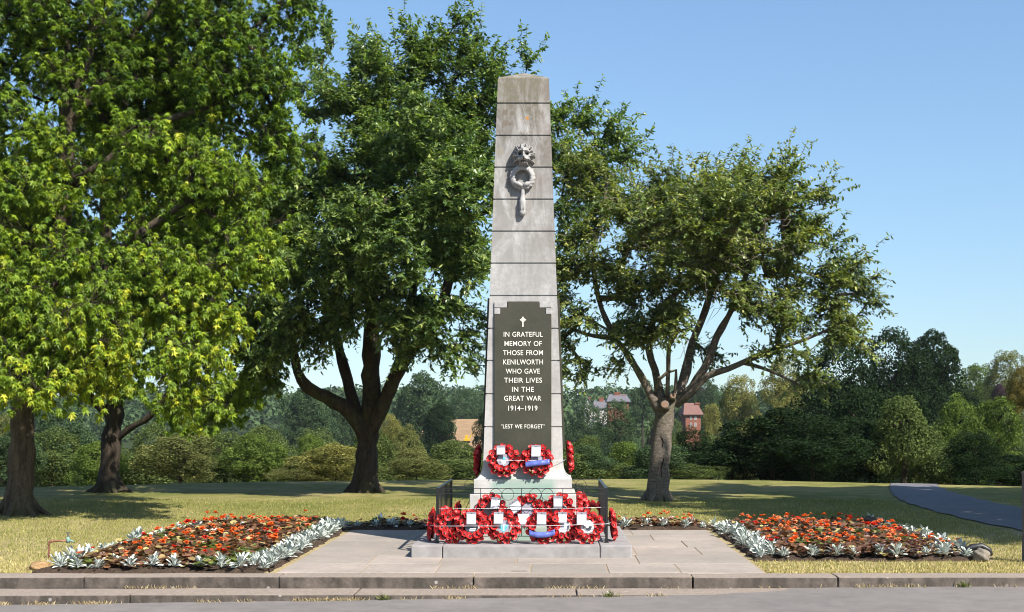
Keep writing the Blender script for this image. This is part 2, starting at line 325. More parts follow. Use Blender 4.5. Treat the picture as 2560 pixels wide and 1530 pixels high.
# road, cross-falling so that it buries the lower kerb on the right
def road_z(x, y): return -0.222 + 0.0138 * np.minimum(np.asarray(x, float) + 5.5, 9.0) + (13.5 - y) * 0.012
xs = np.linspace(-40, 40, 41); ys = np.array([-30, -10, 0, 5, 8, 10, 11.5, 12.5, 13.2, 13.6, 14.12])
GX, GY = np.meshgrid(xs, ys); i = np.arange(len(ys) - 1)[:, None] * 41 + np.arange(40)[None]
tag(link('road', mesh_np('road', np.stack([GX, GY, np.maximum(-0.42, road_z(GX, GY))], -1).reshape(-1, 3), np.stack([i, i + 1, i + 42, i + 41], -1).reshape(-1, 4), [M['road']], True)), kind='structure')

# footpath on the right, from near the frame edge to the crest
pl = [(8.6, 10.0, 11.2), (14.6, 7.75, 9.35), (17, 7.35, 9.0), (19.9, 7.18, 8.86), (21.8, 7.0, 8.82), (23.9, 6.98, 8.8), (26.3, 7.15, 8.85), (28.3, 7.43, 9.0), (30, 7.8, 9.15), (32.6, 8.42, 9.62), (35, 9.2, 10.4), (38, 10.2, 11.5)]
pl = pl[1:]
V, Qs = [], []
yy = np.linspace(pl[0][0], pl[-1][0], 70)
for k, y in enumerate(yy):
    a = np.interp(y, [p[0] for p in pl], [p[1] for p in pl]); b = np.interp(y, [p[0] for p in pl], [p[2] for p in pl])
    for x in (a + 0.04 * math.sin(y * 5), a * .5 + b * .5, b + 0.04 * math.sin(y * 4.3)): V.append((x, y, float(ground_z(x, y)) + 0.016))
for k in range(len(yy) - 1): Qs += [(3 * k, 3 * k + 1, 3 * k + 4, 3 * k + 3), (3 * k + 1, 3 * k + 2, 3 * k + 5, 3 * k + 4)]
tag(link('footpath', mesh_np('footpath', V, np.array(Qs), [M['path']], True)), kind='structure')

# paving: flags of unequal size on a mortar bed; joints left open
mb = MB()
R = random.Random(4)
mb.box(PX0 + .02, PX1 - .02, PY0 + .36, PY1 - .02, -0.20, -0.006, 1)
rows = [14.46, 15.35, 16.35, 17.3, 18.2, 19.1, PY1]
for r in range(len(rows) - 1):
    x = PX0; cuts = [PX0]
    while x < PX1 - 0.9:
        x += R.uniform(0.75, 1.5); cuts.append(min(x, PX1))
    if cuts[-1] < PX1 - 0.35: cuts.append(PX1)
    else: cuts[-1] = PX1
    for a, b in zip(cuts, cuts[1:]):
        g = 0.008; dz = R.uniform(-0.004, 0.004)
        mb.box(a + g, b - g, rows[r] + g, rows[r + 1] - g, -0.15, dz, 0)
tag(mb.build('paving', [M['paving'], M['joint']], bevel=0.004, seg=1), kind='structure')

# kerbs: long stones end to end, upper and lower course
def kerb_row(name, y0, y1, z0, z1, lens, start, gap=0.006):
    mb = MB(); x = start; R = random.Random(len(name))
    while x < 14:
        L = lens * R.uniform(0.8, 1.25); dy = R.uniform(-0.006, 0.006); dz = R.uniform(-0.005, 0.003)
        if x > 5.0: dz += -0.01
        mb.box(x + gap / 2, x + L - gap / 2, y0 + dy, y1, z0, z1 + dz); x += L
    o = mb.build(name, [M['kerb']], bevel=0.018, seg=3)
    m = o.modifiers.new('sub', 'SUBSURF'); m.subdivision_type = 'SIMPLE'; m.levels = m.render_levels = 2
    tx = bpy.data.textures.new('chip', 'CLOUDS'); tx.noise_scale = 0.16
    d = o.modifiers.new('chips', 'DISPLACE'); d.texture = tx; d.strength = 0.022; d.mid_level = 0.62; d.texture_coords = 'GLOBAL'
    return tag(o, kind='structure')
kerb_row('upper_kerb', 14.085, 14.452, -0.40, 0.002, 1.9, -17.0)
kerb_row('lower_kerb', 13.56, 14.075, -0.40, -0.118, 2.1, -17.6)

# ---------------------------------------------------------------- the memorial
mem = thing('war_memorial', 'tall tapering grey stone obelisk with green bronze plaque and carved lion head', 'war memorial', (XC, YC, 0))
def ring_loft(rings, name, mat, cap=True, sub=1):
    V, Fc = [], []
    for z, h in rings: V += [(-h, -h, z), (h, -h, z), (h, h, z), (-h, h, z)]
    for k in range(len(rings) - 1):
        for j in range(4): Fc.append((4 * k + j, 4 * k + (j + 1) % 4, 4 * k + 4 + (j + 1) % 4, 4 * k + 4 + j))
    n = len(rings) - 1
    if cap: Fc += [(3, 2, 1, 0), (4 * n, 4 * n + 1, 4 * n + 2, 4 * n + 3)]
    mb = MB(); mb.add(V, Fc); return mb.build(name, mat, mem)
# plinth of five stones
mb = MB(); px0, px1, py0, py1 = -1.693 - XC, 1.0 - XC, 15.99 - YC, 18.85 - YC; g = 0.004
sx = [px0, wx(1106, 16) - XC, wx(1500, 16) - XC, px1]
for a, b in zip(sx, sx[1:]): mb.box(a + g * (a != px0), b - g * (b != px1), py0, py0 + 0.95, -0.10, 0.147)
mb.box(px0, px1 - 1.2, py0 + 0.956, py1, -0.10, 0.146); mb.box(px1 - 1.194, px1, py0 + 0.956, py1, -0.10, 0.147)
mb.build('plinth', M['bluestone'], mem, bevel=0.016, seg=3)
def hw(z): return 0.515 - (z - 1.163) * (0.515 - 0.331) / (6.125 - 1.163)
mb = MB(); mb.box(-.80, .80, -.80, .80, 0.147, 0.33); mb.build('base_step', M['pedestal'], mem, bevel=0.012)
mb = MB(); mb.box(-.679, .679, -.679, .679, 0.33, wz(1236, YC - .679)); mb.build('lower_pedestal', M['pedestal'], mem, bevel=0.01)
zp = wz(1236, YC - .679); zt = wz(1198.5, YC - .626)
rings = [(zp, .626), (zt, .626)]
ztop = 1.163
for k in range(1, 11):
    a = math.pi / 2 * k / 10; rings.append((zt + (ztop - zt) * (1 - math.cos(a)), .515 + .107 * (1 - math.sin(a))))
ped = ring_loft(rings, 'upper_pedestal', M['pedestal'])
# shaft with cut joints
joints = sorted(wz(p, YC - hw(wz(p, 17))) for p in (257.8, 338.5, 418, 498, 578, 658, 739, 821, 901.5, 984.5, 1067))
rings = [(ztop, hw(ztop) - .002)]
for z in joints: rings += [(z - .010, hw(z)), (z - .006, hw(z) - .016), (z + .006, hw(z) - .016), (z + .010, hw(z))]
rings += [(6.12, hw(6.12)), (6.135, hw(6.12) - .012), (6.268, 0.02)]
sh = ring_loft(rings, 'shaft', M['stone'])
slope = math.atan((0.515 - 0.331) / (6.125 - 1.163))
# proud stone surround blocks at the plaque shoulders, and the plaque
def on_face(z, out=0.0): return YC - hw(z) - out
def fx(px, z): return (px - VX) * on_face(z) / F - XC
def face_pt(px, py, out):                       # point on the front face in memorial coordinates
    z = wz(py, 17.0)
    for _ in range(3): z = wz(py, on_face(z))
    return fx(px, z), -hw(z) - out, z
def face_poly(name, pts, out0, out1, mat, bev=0.004):
    V = [face_pt(x, y, out0) for x, y in pts] + [face_pt(x, y, out1) for x, y in pts]; n = len(pts)
    return MB().add(V, [tuple(range(n)), tuple(range(n, 2 * n))[::-1]] + [(i, (i + 1) % n, n + (i + 1) % n, n + i) for i in range(n)]).build(name, mat, mem, bevel=bev, seg=1)
L0, L1, R1, R0 = 1235.7, 1252, 1363.5, 1378.6; L2, R2 = 1268.5, 1347.5
pq = face_poly('plaque', [(L0, 1166), (L0, 786.5), (L1, 786.5), (L1, 770), (L2, 770), (L2, 754), (R2, 754), (R2, 770), (R1, 770), (R1, 786.5), (R0, 786.5), (R0, 1166)], -.01, 0.034, M['bronze'])
for pts in ([(L0, 785.5), (L1 - 1, 785.5), (L1 - 1, 771), (L0, 771)], [(L0, 769.5), (L2 - 1, 769.5), (L2 - 1, 755), (L0, 755)], [(R0, 785.5), (R1 + 1, 785.5), (R1 + 1, 771), (R0, 771)], [(R0, 769.5), (R2 + 1, 769.5), (R2 + 1, 755), (R0, 755)]):
    face_poly('corner_block', pts, -.01, .026, M['carved'])
for s in (-1, 1):                                # dark bronze tablets on the two sides, seen edge-on
    z0, z1 = 1.30, 3.26; V = []
    for out in (-.01, .03):
        for (y, z) in ((-.33, z0), (.33, z0), (.33, z1), (-.33, z1)): V.append((s * (hw(z) + out), y, z))
    MB().add(V, [(0, 1, 2, 3), (7, 6, 5, 4), (0, 4, 5, 1), (1, 5, 6, 2), (2, 6, 7, 3), (3, 7, 4, 0)]).build('side_plaque', M['bronze'], mem)
# inscription
def text_mesh(s):
    cu = bpy.data.curves.new('t', 'FONT'); cu.body = s; cu.align_x = 'CENTER'; cu.size = 1.0; cu.extrude = 0.02; cu.offset = 0.004
    cu.space_word = 1.15; cu.space_character = 1.06
    ob = bpy.data.objects.new('t', cu); COL.objects.link(ob); bpy.context.view_layer.update()
    me = bpy.data.meshes.new_from_object(ob.evaluated_get(bpy.context.evaluated_depsgraph_get())); bpy.data.objects.remove(ob); bpy.data.curves.remove(cu)
    return me
zm = .2965
for s, x0, x1, yc, cap in (('IN GRATEFUL', 268, 597, 392, 42), ('MEMORY OF', 275, 588, 470, 42), ('THOSE FROM', 262, 598, 547, 42), ('KENILWORTH', 264, 598, 625, 42), ('WHO GAVE', 285, 572, 702, 42),
                           ('THEIR LIVES', 272, 590, 778, 42), ('IN THE', 338, 522, 855, 42), ('GREAT WAR', 272, 584, 930, 42), ('1914\u20131919', 306, 552, 1013, 42), ('LEST WE FORGET', 262, 598, 1167, 34), ('"', 248, 257, 1155, 9), ('"', 603, 612, 1155, 9)):
    me = text_mesh(s); co = np.empty(len(me.vertices) * 3, np.float32); me.vertices.foreach_get('co', co); co = co.reshape(-1, 3)
    lo, hi = co.min(0), co.max(0); cx, cy, cz = face_pt(1180 + zm * (x0 + x1) / 2, 720 + zm * yc, 0.034)
    wid = zm * (x1 - x0) * on_face(cz) / F; hgt = zm * cap * on_face(cz) / F
    nv = np.empty_like(co); nv[:, 0] = cx + ((co[:, 0] - lo[0]) / (hi[0] - lo[0]) - .5) * wid
    zz = ((co[:, 1] - lo[1]) / (hi[1] - lo[1]) - .5) * hgt
    nv[:, 2] = cz + zz; nv[:, 1] = cy + zz * math.tan(slope) - (co[:, 2] + 0.02) / 0.04 * 0.006
    me.vertices.foreach_set('co', nv.ravel()); me.materials.clear(); me.materials.append(M['letter']); me.name = 'inscription_line'; me.update()
    link('inscription_line', me, mem)
cx, cy, cz = face_pt(1307.5, 805, 0.034); h = 12.6 * on_face(cz) / F
mb = MB(); mb.box(cx - .0075, cx + .0075, cy - .007, cy, cz - h, cz + h); mb.box(cx - .040, cx - .008, cy - .007, cy, cz + .018, cz + .032); mb.box(cx + .008, cx + .040, cy - .007, cy, cz + .018, cz + .032)
mb.torus(.024, .004, 20, 5, M=Matrix.Translation((cx, cy - .003, cz + .025))); mb.build('wheel_cross', M['letter'], mem)
# carved lion head holding a wreath ring with a tassel
def lion():
    n, m = 110, 140; u = np.linspace(-1, 1, n); v = np.linspace(-1, 1, m); U, Vv = np.meshgrid(u, v)   # U across, Vv up
    g = lambda a, b, s, t: np.exp(-((U - a) / s) ** 2 - ((Vv - b) / t) ** 2)
    r = np.sqrt(U ** 2 + (Vv * 0.95) ** 2); th = np.arctan2(U, Vv)
    edge = 0.93 + 0.07 * np.cos(th * 15) ; mane = np.clip((edge - r) / 0.10, 0, 1) ** 0.6
    lock = np.cos(th * 10 + 5.0 * r * np.sign(U) + .8 * np.sin(th * 3)) ; lock = np.sign(lock) * np.abs(lock) ** .6
    hgt = mane * (0.34 + 0.10 * lock * np.clip((r - .42) / .2, 0, 1) - 0.34 * np.clip((r - .55) / .42, 0, 1) ** 2)
    hgt += 0.11 * np.cos(th * 23 + 9 * r * np.sign(U)) * np.clip((r - .48) / .2, 0, 1) * mane
    face = np.clip((0.62 - np.sqrt((U / 0.92) ** 2 + ((Vv + 0.08) / 1.12) ** 2)) / 0.16, 0, 1); hgt += 0.20 * face * (1 - 0.2 * r)
    hgt += 0.17 * g(0, .36, .34, .17) + 0.09 * (g(-.24, .22, .20, .07) + g(.24, .22, .20, .07))
    hgt -= 0.40 * (g(-.26, .09, .14, .085) + g(.26, .09, .14, .085)); hgt += 0.10 * (g(-.26, .085, .05, .035) + g(.26, .085, .05, .035))
    hgt += 0.34 * g(0, -.06, .115, .30) + 0.14 * g(0, -.24, .16, .08); hgt += 0.20 * (g(-.17, -.36, .17, .13) + g(.17, -.36, .17, .13))
    hgt -= 0.22 * g(0, -.37, .025, .08); hgt -= 0.42 * g(0, -.50, .26, .055); hgt += 0.26 * g(0, -.64, .19, .11)
    hgt += 0.13 * (g(-.60, .52, .12, .12) + g(.60, .52, .12, .12)) - .10 * (g(-.60, .50, .05, .05) + g(.60, .50, .05, .05))
    hgt *= mane
    return U, Vv, hgt, mane
U, Vv, H, mk = lion()
lx, ly, lz = face_pt(1309.5, 392, 0); rx = 32 * on_face(lz) / F; rz = 35 * on_face(lz) / F
X = lx + U * rx; Z = lz + Vv * rz; Y = ly + (Z - lz) * math.tan(slope) + 0.01 - H * 0.33
Vs = np.stack([X, Y, Z], -1).reshape(-1, 3); n, m = 110, 140
i = np.arange(m - 1)[:, None] * n + np.arange(n - 1)[None]; Qf = np.stack([i, i + 1, i + n + 1, i + n], -1).reshape(-1, 4)
keep = (mk.reshape(-1)[Qf] > 0).any(1)
link('lion_head', mesh_np('lion_head', Vs, Qf[keep], [M['carved']], True), mem)
def carved_ring():
    K, k = 96, 14; V = []
    wxp, wyp, wzp = face_pt(1306.5, 445.5, 0.055); R0 = 24.5 * on_face(wzp) / F
    for i in range(K):
        a = 2 * math.pi * i / K
        for j in range(k):
            b = 2 * math.pi * j / k; lf = (a * 9 / math.pi + 0.6 * math.cos(b)) % 1.0
            rr = (0.030 + 0.013 * (1 - lf)) * (1 + 0.10 * math.cos(3 * b)); q = R0 + rr * math.cos(b)
            V.append((wxp + q * math.sin(a), wyp - rr * math.sin(b), wzp + q * math.cos(a)))
    i = np.arange(K)[:, None] * k; j = np.arange(k)[None]
    Qf = np.stack([(i + j) % (K * k), (i + k) % (K * k) + j, (i + k) % (K * k) + (j + 1) % k, i + (j + 1) % k], -1).reshape(-1, 4)
    link('carved_wreath', mesh_np('carved_wreath', V, Qf, [M['carved']], True), mem)
carved_ring()
mb = MB(); tx, ty, tz = face_pt(1307, 470, 0.05); bx, by, bz = face_pt(1306.5, 541, 0.045)
P = [Vector((tx, ty, tz)).lerp(Vector((bx, by, bz)), t) for t in (0, .12, .25, .45, .47, .55, .72, .82, .84, .93, .98, 1.0)]
mb.tube(P, [.020, .024, .026, .036, .046, .044, .044, .036, .044, .040, .028, .012], 12)
for s in (-1, 0, 1): mb.tube([P[3] + Vector((s * .018, -.03, 0)), P[6] + Vector((s * .02, -.038, 0)), P[9] + Vector((s * .012, -.03, 0))], [.006, .008, .005], 5)
for s in (-1, 1):
    q = Vector((tx, ty - .03, tz + .01)); mb.tube([q, q + Vector((s * .06, -.01, .03)), q + Vector((s * .12, .01, .055))], [.02, .032, .006], 6)
mb.build('tassel', M['carved'], mem, smooth=True)

# ---------------------------------------------------------------- iron railing round the memorial
rail = thing('railing', 'low black iron railing with looped wire rods round the foot of the obelisk', 'railing', (XC, YC, .147))
xl, xr, yf, yb = -1.405 - XC, .705 - XC, 16.37 - YC, 18.68 - YC; ht = wz(1220, 16.37) - .147
for x in (xl, xr):
    for y in (yf, yb):
        mb = MB(); mb.box(x - .016, x + .016, y - .016, y + .016, 0, ht); mb.box(x - .028, x + .028, y - .028, y + .028, 0, .012)
        mb.build('post', M['iron'], rail, bevel=.003, seg=1)
    mb = MB(); mb.box(x - .020, x + .020, yf + .017, yb - .017, ht - .018, ht + .002); mb.build('top_rail', M['iron'], rail, bevel=.003, seg=1)
    mb = MB(); mb.box(x - .010, x + .010, yf + .017, yb - .017, .07, .088); mb.build('bottom_rail', M['iron'], rail)
    for k in range(1, 11):
        y = yf + (yb - yf) * k / 11; mb = MB(); mb.box(x - .006, x + .006, y - .016, y + .016, .088, ht - .018); mb.build('flat_bar', M['iron'], rail)
for y in (yf, yb):
    for z, nm in ((ht - .005, 'top_rod'), (ht - .068, 'middle_rod'), (.08, 'bottom_rod')):
        MB().tube([(xl + .016, y, z), (xr - .016, y, z)], .0048, 6).build(nm, M['iron'], rail)
    for p in (748, 1127, 1510):
        x = wx(1000 + p * .2696, 16.37) - XC; MB().tube([(x, y, .08), (x, y, ht - .005)], .0048, 6).build('upright_rod', M['iron'], rail)
    for p in (945, 1310) if y == yf else (720, 945, 1310, 1540):
        x = wx(1000 + p * .2696, 16.37) - XC if y == yf else xl + (xr - xl) * (.16, .40, .62, .84)[(720, 945, 1310, 1540).index(p)]
        r = 15.2 * 16.37 / F; z = ht - .005 - r; mb = MB()
        for s in (-1, 1):
            mb.torus(r - .003, .0032, 26, 5, M=Matrix.Translation((x + s * r, y, z)))
            mb.tube([(x, y, z), (x - s * .02, y, z - .09), (x - s * .085, y, z - .24), (x - s * .16, y, z - .40)], .0036, 5)
        mb.build('wire_scroll', M['iron'], rail)
def cord(pts, label, r=.0032):
    tag(MB().tube(pts, r, 6).build('cord', M['cord'], smooth=True), label, 'cord')
cy0 = 16.055
cord([(-1.50, 16.38, wz(1314, 16.3)), (-1.40, 16.20, wz(1314.5, 16.25)), (-.97, cy0, wz(1315, cy0)), (-.4, cy0, wz(1315, cy0)), (.1, cy0 , wz(1314, cy0)), (.45, cy0 , wz(1311, cy0)), (.70, 16.2, wz(1309, 16.25)), (.76, 16.38, wz(1308, 16.3))], 'lower white cord stretched in front of the front row of poppy wreaths')
cord([(-1.40, 16.42, wz(1271.5, 16.4)), (-.9, 16.44, wz(1271.5, 16.42)), (-.3, 16.43, wz(1271.8, 16.42)), (.3, 16.43, wz(1271, 16.42)), (.70, 16.42, wz(1268, 16.4))], 'upper white cord tied between the railing posts across the back row of wreaths')
zc = wz(1151, 16.8)
cord([(XC - .55, 17.3, zc), (XC - .53, 16.87, zc), (XC - .30, 16.70, zc), (XC, 16.735, zc), (XC + .25, 16.70, zc), (XC + .53, 16.87, zc), (XC + .56, 17.3, zc)], 'white cord tied round the obelisk over the two upper wreaths')
mb = MB(); mb.box(wx(1279, 14.6), wx(1316, 14.6), 14.555, 14.60, -.004, .006); tag(mb.build('floor_plate', M['steel'], bevel=.002, seg=1), 'small dark metal plate set in the paving in front of the obelisk', 'plate')
# ---------------------------------------------------------------- trees
M['barktwig'] = m_bark('cherry_limb_bark', (0.11, 0.095, 0.06), (0.24, 0.20, 0.14), 14, 0.5, True)
M['maple'] = leafmat('maple_leaf', (0.035, 0.090, 0.012), (0.21, 0.305, 0.024), (0.52, 0.50, 0.045), 0.45, (1.6, 1.6, 0.5), 0.45, 0.35, 0.25)
M['cherry'] = leafmat('cherry_leaf', (0.036, 0.078, 0.022), (0.135, 0.205, 0.056), (0.28, 0.32, 0.085), 0.34, (1.5, 1.7, 0.5), 0.33, 0.5, 0.30)
M['cherry2'] = leafmat('cherry_leaf_olive', (0.045, 0.085, 0.022), (0.165, 0.215, 0.056), (0.34, 0.34, 0.09), 0.34, (1.5, 1.6, 0.5), 0.33, 0.5, 0.32)
def leaves(P, D, N, S, tpl, faces, tone):
    """leaf blades: base point, direction, normal, size, template (along, across, lift)"""
    D = unit(D); Wd = unit(np.cross(D, N)); N = np.cross(Wd, D)
    t = np.asarray(tpl, float)
    V = P[:, None] + S[:, None, None] * (t[None, :, 0, None] * D[:, None] + t[None, :, 1, None] * Wd[:, None] + t[None, :, 2, None] * N[:, None])
    k = len(t); b = (np.arange(len(P)) * k)[:, None, None]
    Fs = {}
    for f in faces: Fs.setdefault(len(f), []).append(f)
    return V.reshape(-1, 3), [(b + np.array(fl)[None]).reshape(-1, len(fl[0])) for fl in Fs.values()], np.repeat(tone, k)
CH_T = [(0, 0, 0), (.33, .21, .03), (.33, -.21, .03), (.72, .17, -.07), (.72, -.17, -.07), (1, 0, -.24), (.33, 0, -.03), (.72, 0, -.12)]
CH_F = [(0, 6, 1), (0, 2, 6), (6, 7, 3, 1), (6, 2, 4, 7), (7, 5, 3), (7, 4, 5)]
mp = []
for a, r in ((150, .16), (118, .50), (92, .30), (62, .82), (32, .38), (0, 1.0), (-32, .38), (-62, .82), (-92, .30), (-118, .50), (-150, .16)):
    mp.append((.12 + r * math.cos(math.radians(a)), r * .85 * math.sin(math.radians(a)), -.30 * r * r))
MP_T = [(.12, 0, 0)] + mp; MP_F = [(0, i + 1, i) for i in range(1, 11)]

def resample(P, seg):
    P = np.array([tuple(p) for p in P], float)
    n = len(P)                                          # smooth a little: Catmull-Rom
    if n > 2:
        out = []
        for i in range(n - 1):
            a, b, c, d = P[max(0, i - 1)], P[i], P[i + 1], P[min(n - 1, i + 2)]
            for t in np.linspace(0, 1, 8, endpoint=False):
                out.append(.5 * ((2 * b) + (c - a) * t + (2 * a - 5 * b + 4 * c - d) * t * t + (3 * b - a - 3 * c + d) * t ** 3))
        P = np.array(out + [P[-1]])
    s = np.concatenate([[0], np.cumsum(np.linalg.norm(np.diff(P, axis=0), axis=1))]); m = max(2, int(s[-1] / seg) + 1)
    q = np.linspace(0, s[-1], m); return np.stack([np.interp(q, s, P[:, k]) for k in range(3)], 1)
def sample_lobes(rg, lobes, n, hollow=0.55):
    out = []                                            # every lobe is broken into smaller clumps with gaps between them
    for l in lobes:
        rx, rz, ry = l[1], l[2], l[1] * (l[3] if len(l) > 3 else 1); m = 1 if rx < .5 else int(5 + 6 * rx)
        for k in range(m):
            if m == 1: out.append((l[0], rx, rz)); break
            d = unit(rg.normal(size=3)); c = np.array(tuple(l[0])) + d * np.array([rx, ry, rz]) * rg.uniform(.35, .78); q = rg.uniform(.30, .46) * max(.55, min(1, 1.1 / rx) ** .35)
            out.append((c, rx * q, rz * q * .85))
    lobes = out; vol = np.array([l[1] * l[1] * l[2] for l in lobes]) ** 0.62; pick = rg.choice(len(lobes), n, p=vol / vol.sum())
    d = unit(rg.normal(size=(n, 3))); r = hollow + (1 - hollow) * rg.random(n) ** 0.6
    C = np.array([tuple(l[0]) for l in lobes])[pick]; Rr = np.array([(l[1], l[1] * (l[3] if len(l) > 3 else 1), l[2]) for l in lobes])[pick]
    return C + d * Rr * r[:, None], C
class Tree:
    def __init__(s, seed, seg=0.32): s.rg = np.random.default_rng(seed); s.seg = seg; s.P = []; s.par = []; s.dir = []; s.limbs = []; s.br = []
    def limb(s, pts, r0, r1, flare=None):
        P = resample(pts, s.seg * .7); b = len(s.P)
        R = np.linspace(r0, r1, len(P))
        if flare:
            z = np.linspace(0, 1, len(P)); L = np.concatenate([[0], np.cumsum(np.linalg.norm(np.diff(P, axis=0), axis=1))]); R = R * (1 + flare[0] * np.exp(-L / flare[1]))
        s.limbs.append((P, R)); T = unit(np.gradient(P, axis=0))
        for i in range(len(P)): s.P.append(P[i]); s.par.append(b + i - 1 if i else -1); s.dir.append(T[i])
    def grow(s, T, C, rtip=0.006, maxd=4.0, first=0):
        nb = len(s.P); base = np.array(s.P); d0 = np.min(np.linalg.norm(T[:, None] - base[None, first:], axis=2), axis=1); order = np.argsort(d0)
        N = np.zeros((nb + 14 * len(T) + 10, 3)); N[:nb] = base; D = np.zeros_like(N); D[:nb] = np.array(s.dir); cost = np.zeros(len(N)); n = nb
        par = list(s.par); cnt = [0] * nb; cost[:first] = 3.0
        tips, tdir = [], []
        for q in order:
            t = T[q]; d = np.linalg.norm(N[:n] - t, axis=1); j = int(np.argmin(d + cost[:n]))
            L = d[j]
            if L > maxd: continue
            u = (t - N[j]) / (L + 1e-6); m = max(1, min(13, int(round(L / s.seg))))
            c = N[j] + .45 * L * unit(D[j] * .55 + u * .6 + np.array([0, 0, .22])); path = [j]
            jit = s.rg.normal(size=(m, 3)) * .035 * min(L, 1.2)
            for k in range(1, m + 1):
                f = k / m; p = (1 - f) ** 2 * N[j] + 2 * f * (1 - f) * c + f * f * t + (jit[k - 1] if k < m else 0)
                N[n] = p; D[n] = unit(p - N[path[-1]]); cost[n] = cost[j] + .10 * f * L; par.append(path[-1]); cnt.append(0); path.append(n); n += 1
            s.br.append(path); tips.append(n - 1); x = n - 1
            while x >= 0: cnt[x] += 1; x = par[x]
        s.N, s.D, s.cnt, s.tips, s.partree = N[:n], D[:n], np.array(cnt), np.array(tips), par
        s.rad = rtip * np.maximum(1, s.cnt) ** 0.5
        return s
    def wood(s, k=10):
        V, Q, b = [], [], 0
        for P, R in s.limbs:
            a = tube_np(P + s.rg.normal(size=P.shape) * R[:, None] * .06, R * (1 + .08 * s.rg.normal(size=len(R))), k); V.append(a[0]); Q.append(a[1] + b); b += len(a[0])
        return np.concatenate(V), np.concatenate(Q)
    def twigs(s, k=4, rmax=.10, extra=()):
        V, Q, b = [], [], 0
        for path in s.br:
            r = np.minimum(s.rad[path], rmax); r[0] = min(r[0], r[1] * 1.3) if len(r) > 1 else r[0]
            a = tube_np(s.N[path], r, 5 if r[1] > .02 else 3); V.append(a[0]); Q.append(a[1] + b); b += len(a[0])
        for P, r in extra:
            a = tube_np(P, r, 3); V.append(a[0]); Q.append(a[1] + b); b += len(a[0])
        return np.concatenate(V), np.concatenate(Q)
def tree_object(name, label, cat, base, T, bark, twigbark, leafV, leafF, tone, leaf_mat, extra=(), group=None, k=12):
    o = thing(name, label, cat, base, group=group); bv = np.array(tuple(base))
    V, Q = T.wood(k); link('trunk', mesh_np('trunk', V - bv, Q, [bark], True), o)
    V, Q = T.twigs(extra=extra); link('branches', mesh_np('branches', V - bv, Q, [twigbark], True), o)
    link('crown', mesh_np('crown', leafV - bv, leafF, [leaf_mat], False, None, tone), o)
    return o
def cherry_leaves(T, C, shoots=3, per=11, L=(.30, .62), size=.105, up=.25, lowdroop=.0, density=None):
    """leafy shoots at the twig ends; long drooping leaves set alternately along each shoot"""
    rg = T.rg; P = T.N[T.tips]; n = len(P); out = unit(P - C); V = []
    st, ax, tn = [], [], []
    for k in range(shoots):
        a = unit(T.D[T.tips] * .6 + out * .7 + np.array([0, 0, up]) + rg.normal(size=(n, 3)) * .55)
        st.append(P - a * .10 if k == 0 else P - T.D[T.tips] * rg.random((n, 1)) * .45); ax.append(a); tn.append(np.clip(.45 + .28 * rg.normal(size=n), 0, 1))
    st, ax, tn = np.concatenate(st), np.concatenate(ax), np.concatenate(tn); m = len(st); Ln = rg.uniform(*L, m); extra = []
    c0 = P.mean(0); ro = np.linalg.norm((P - c0) / P.std(0), axis=1); sel = np.argsort(-(ro + .8 * (P[:, 2] - c0[2]) / P[:, 2].std() + .4 * rg.normal(size=n)))[:int(n * .16)]   # long leading shoots break the outline
    a2 = unit(unit(P[sel] - c0) * .75 + np.array([0, 0, .62]) + rg.normal(size=(len(sel), 3)) * .30); st = np.concatenate([st, P[sel], P[sel] + a2 * .42]); ax = np.concatenate([ax, a2, unit(a2 + rg.normal(size=a2.shape) * .18)]); tn = np.concatenate([tn, *(2 * [np.clip(.6 + .2 * rg.normal(size=len(sel)), 0, 1)])]); Ln = np.concatenate([Ln, np.full(len(sel), .48), rg.uniform(.25, .5, len(sel))]); m = len(st)
    lp, ld, ln_, ls, lt = [], [], [], [], []
    for q in range(per):
        f = (q + .4 + .5 * rg.random(m)) / per; sag = -.22 * f * f * Ln
        p = st + ax * (f * Ln)[:, None]; p[:, 2] += sag
        sd = unit(np.cross(ax, rg.normal(size=(m, 3)) * .5 + np.array([0, 0, 1.0]))) * (1 if q % 2 else -1)
        d = unit(ax * .40 + sd * .62 + np.array([0, 0, -.62]) + rg.normal(size=(m, 3)) * .28)
        nn = unit(np.cross(d, unit(np.cross(d, np.array([0, 0, 1.0])) + rg.normal(size=(m, 3)) * .35)))
        lp.append(p); ld.append(d); ln_.append(nn); ls.append(size * rg.uniform(.7, 1.25, m)); lt.append(np.clip(tn + .12 * rg.normal(size=m) + .18 * (f - .5), 0, 1))
    for i in range(m): extra.append((np.array([st[i], st[i] + ax[i] * Ln[i] * .5 - [0, 0, .05 * Ln[i]], st[i] + ax[i] * Ln[i] - [0, 0, .22 * Ln[i]]]), np.array([.005, .004, .002])))
    return leaves(np.concatenate(lp), np.concatenate(ld), np.concatenate(ln_), np.concatenate(ls), CH_T, CH_F, np.concatenate(lt)), extra
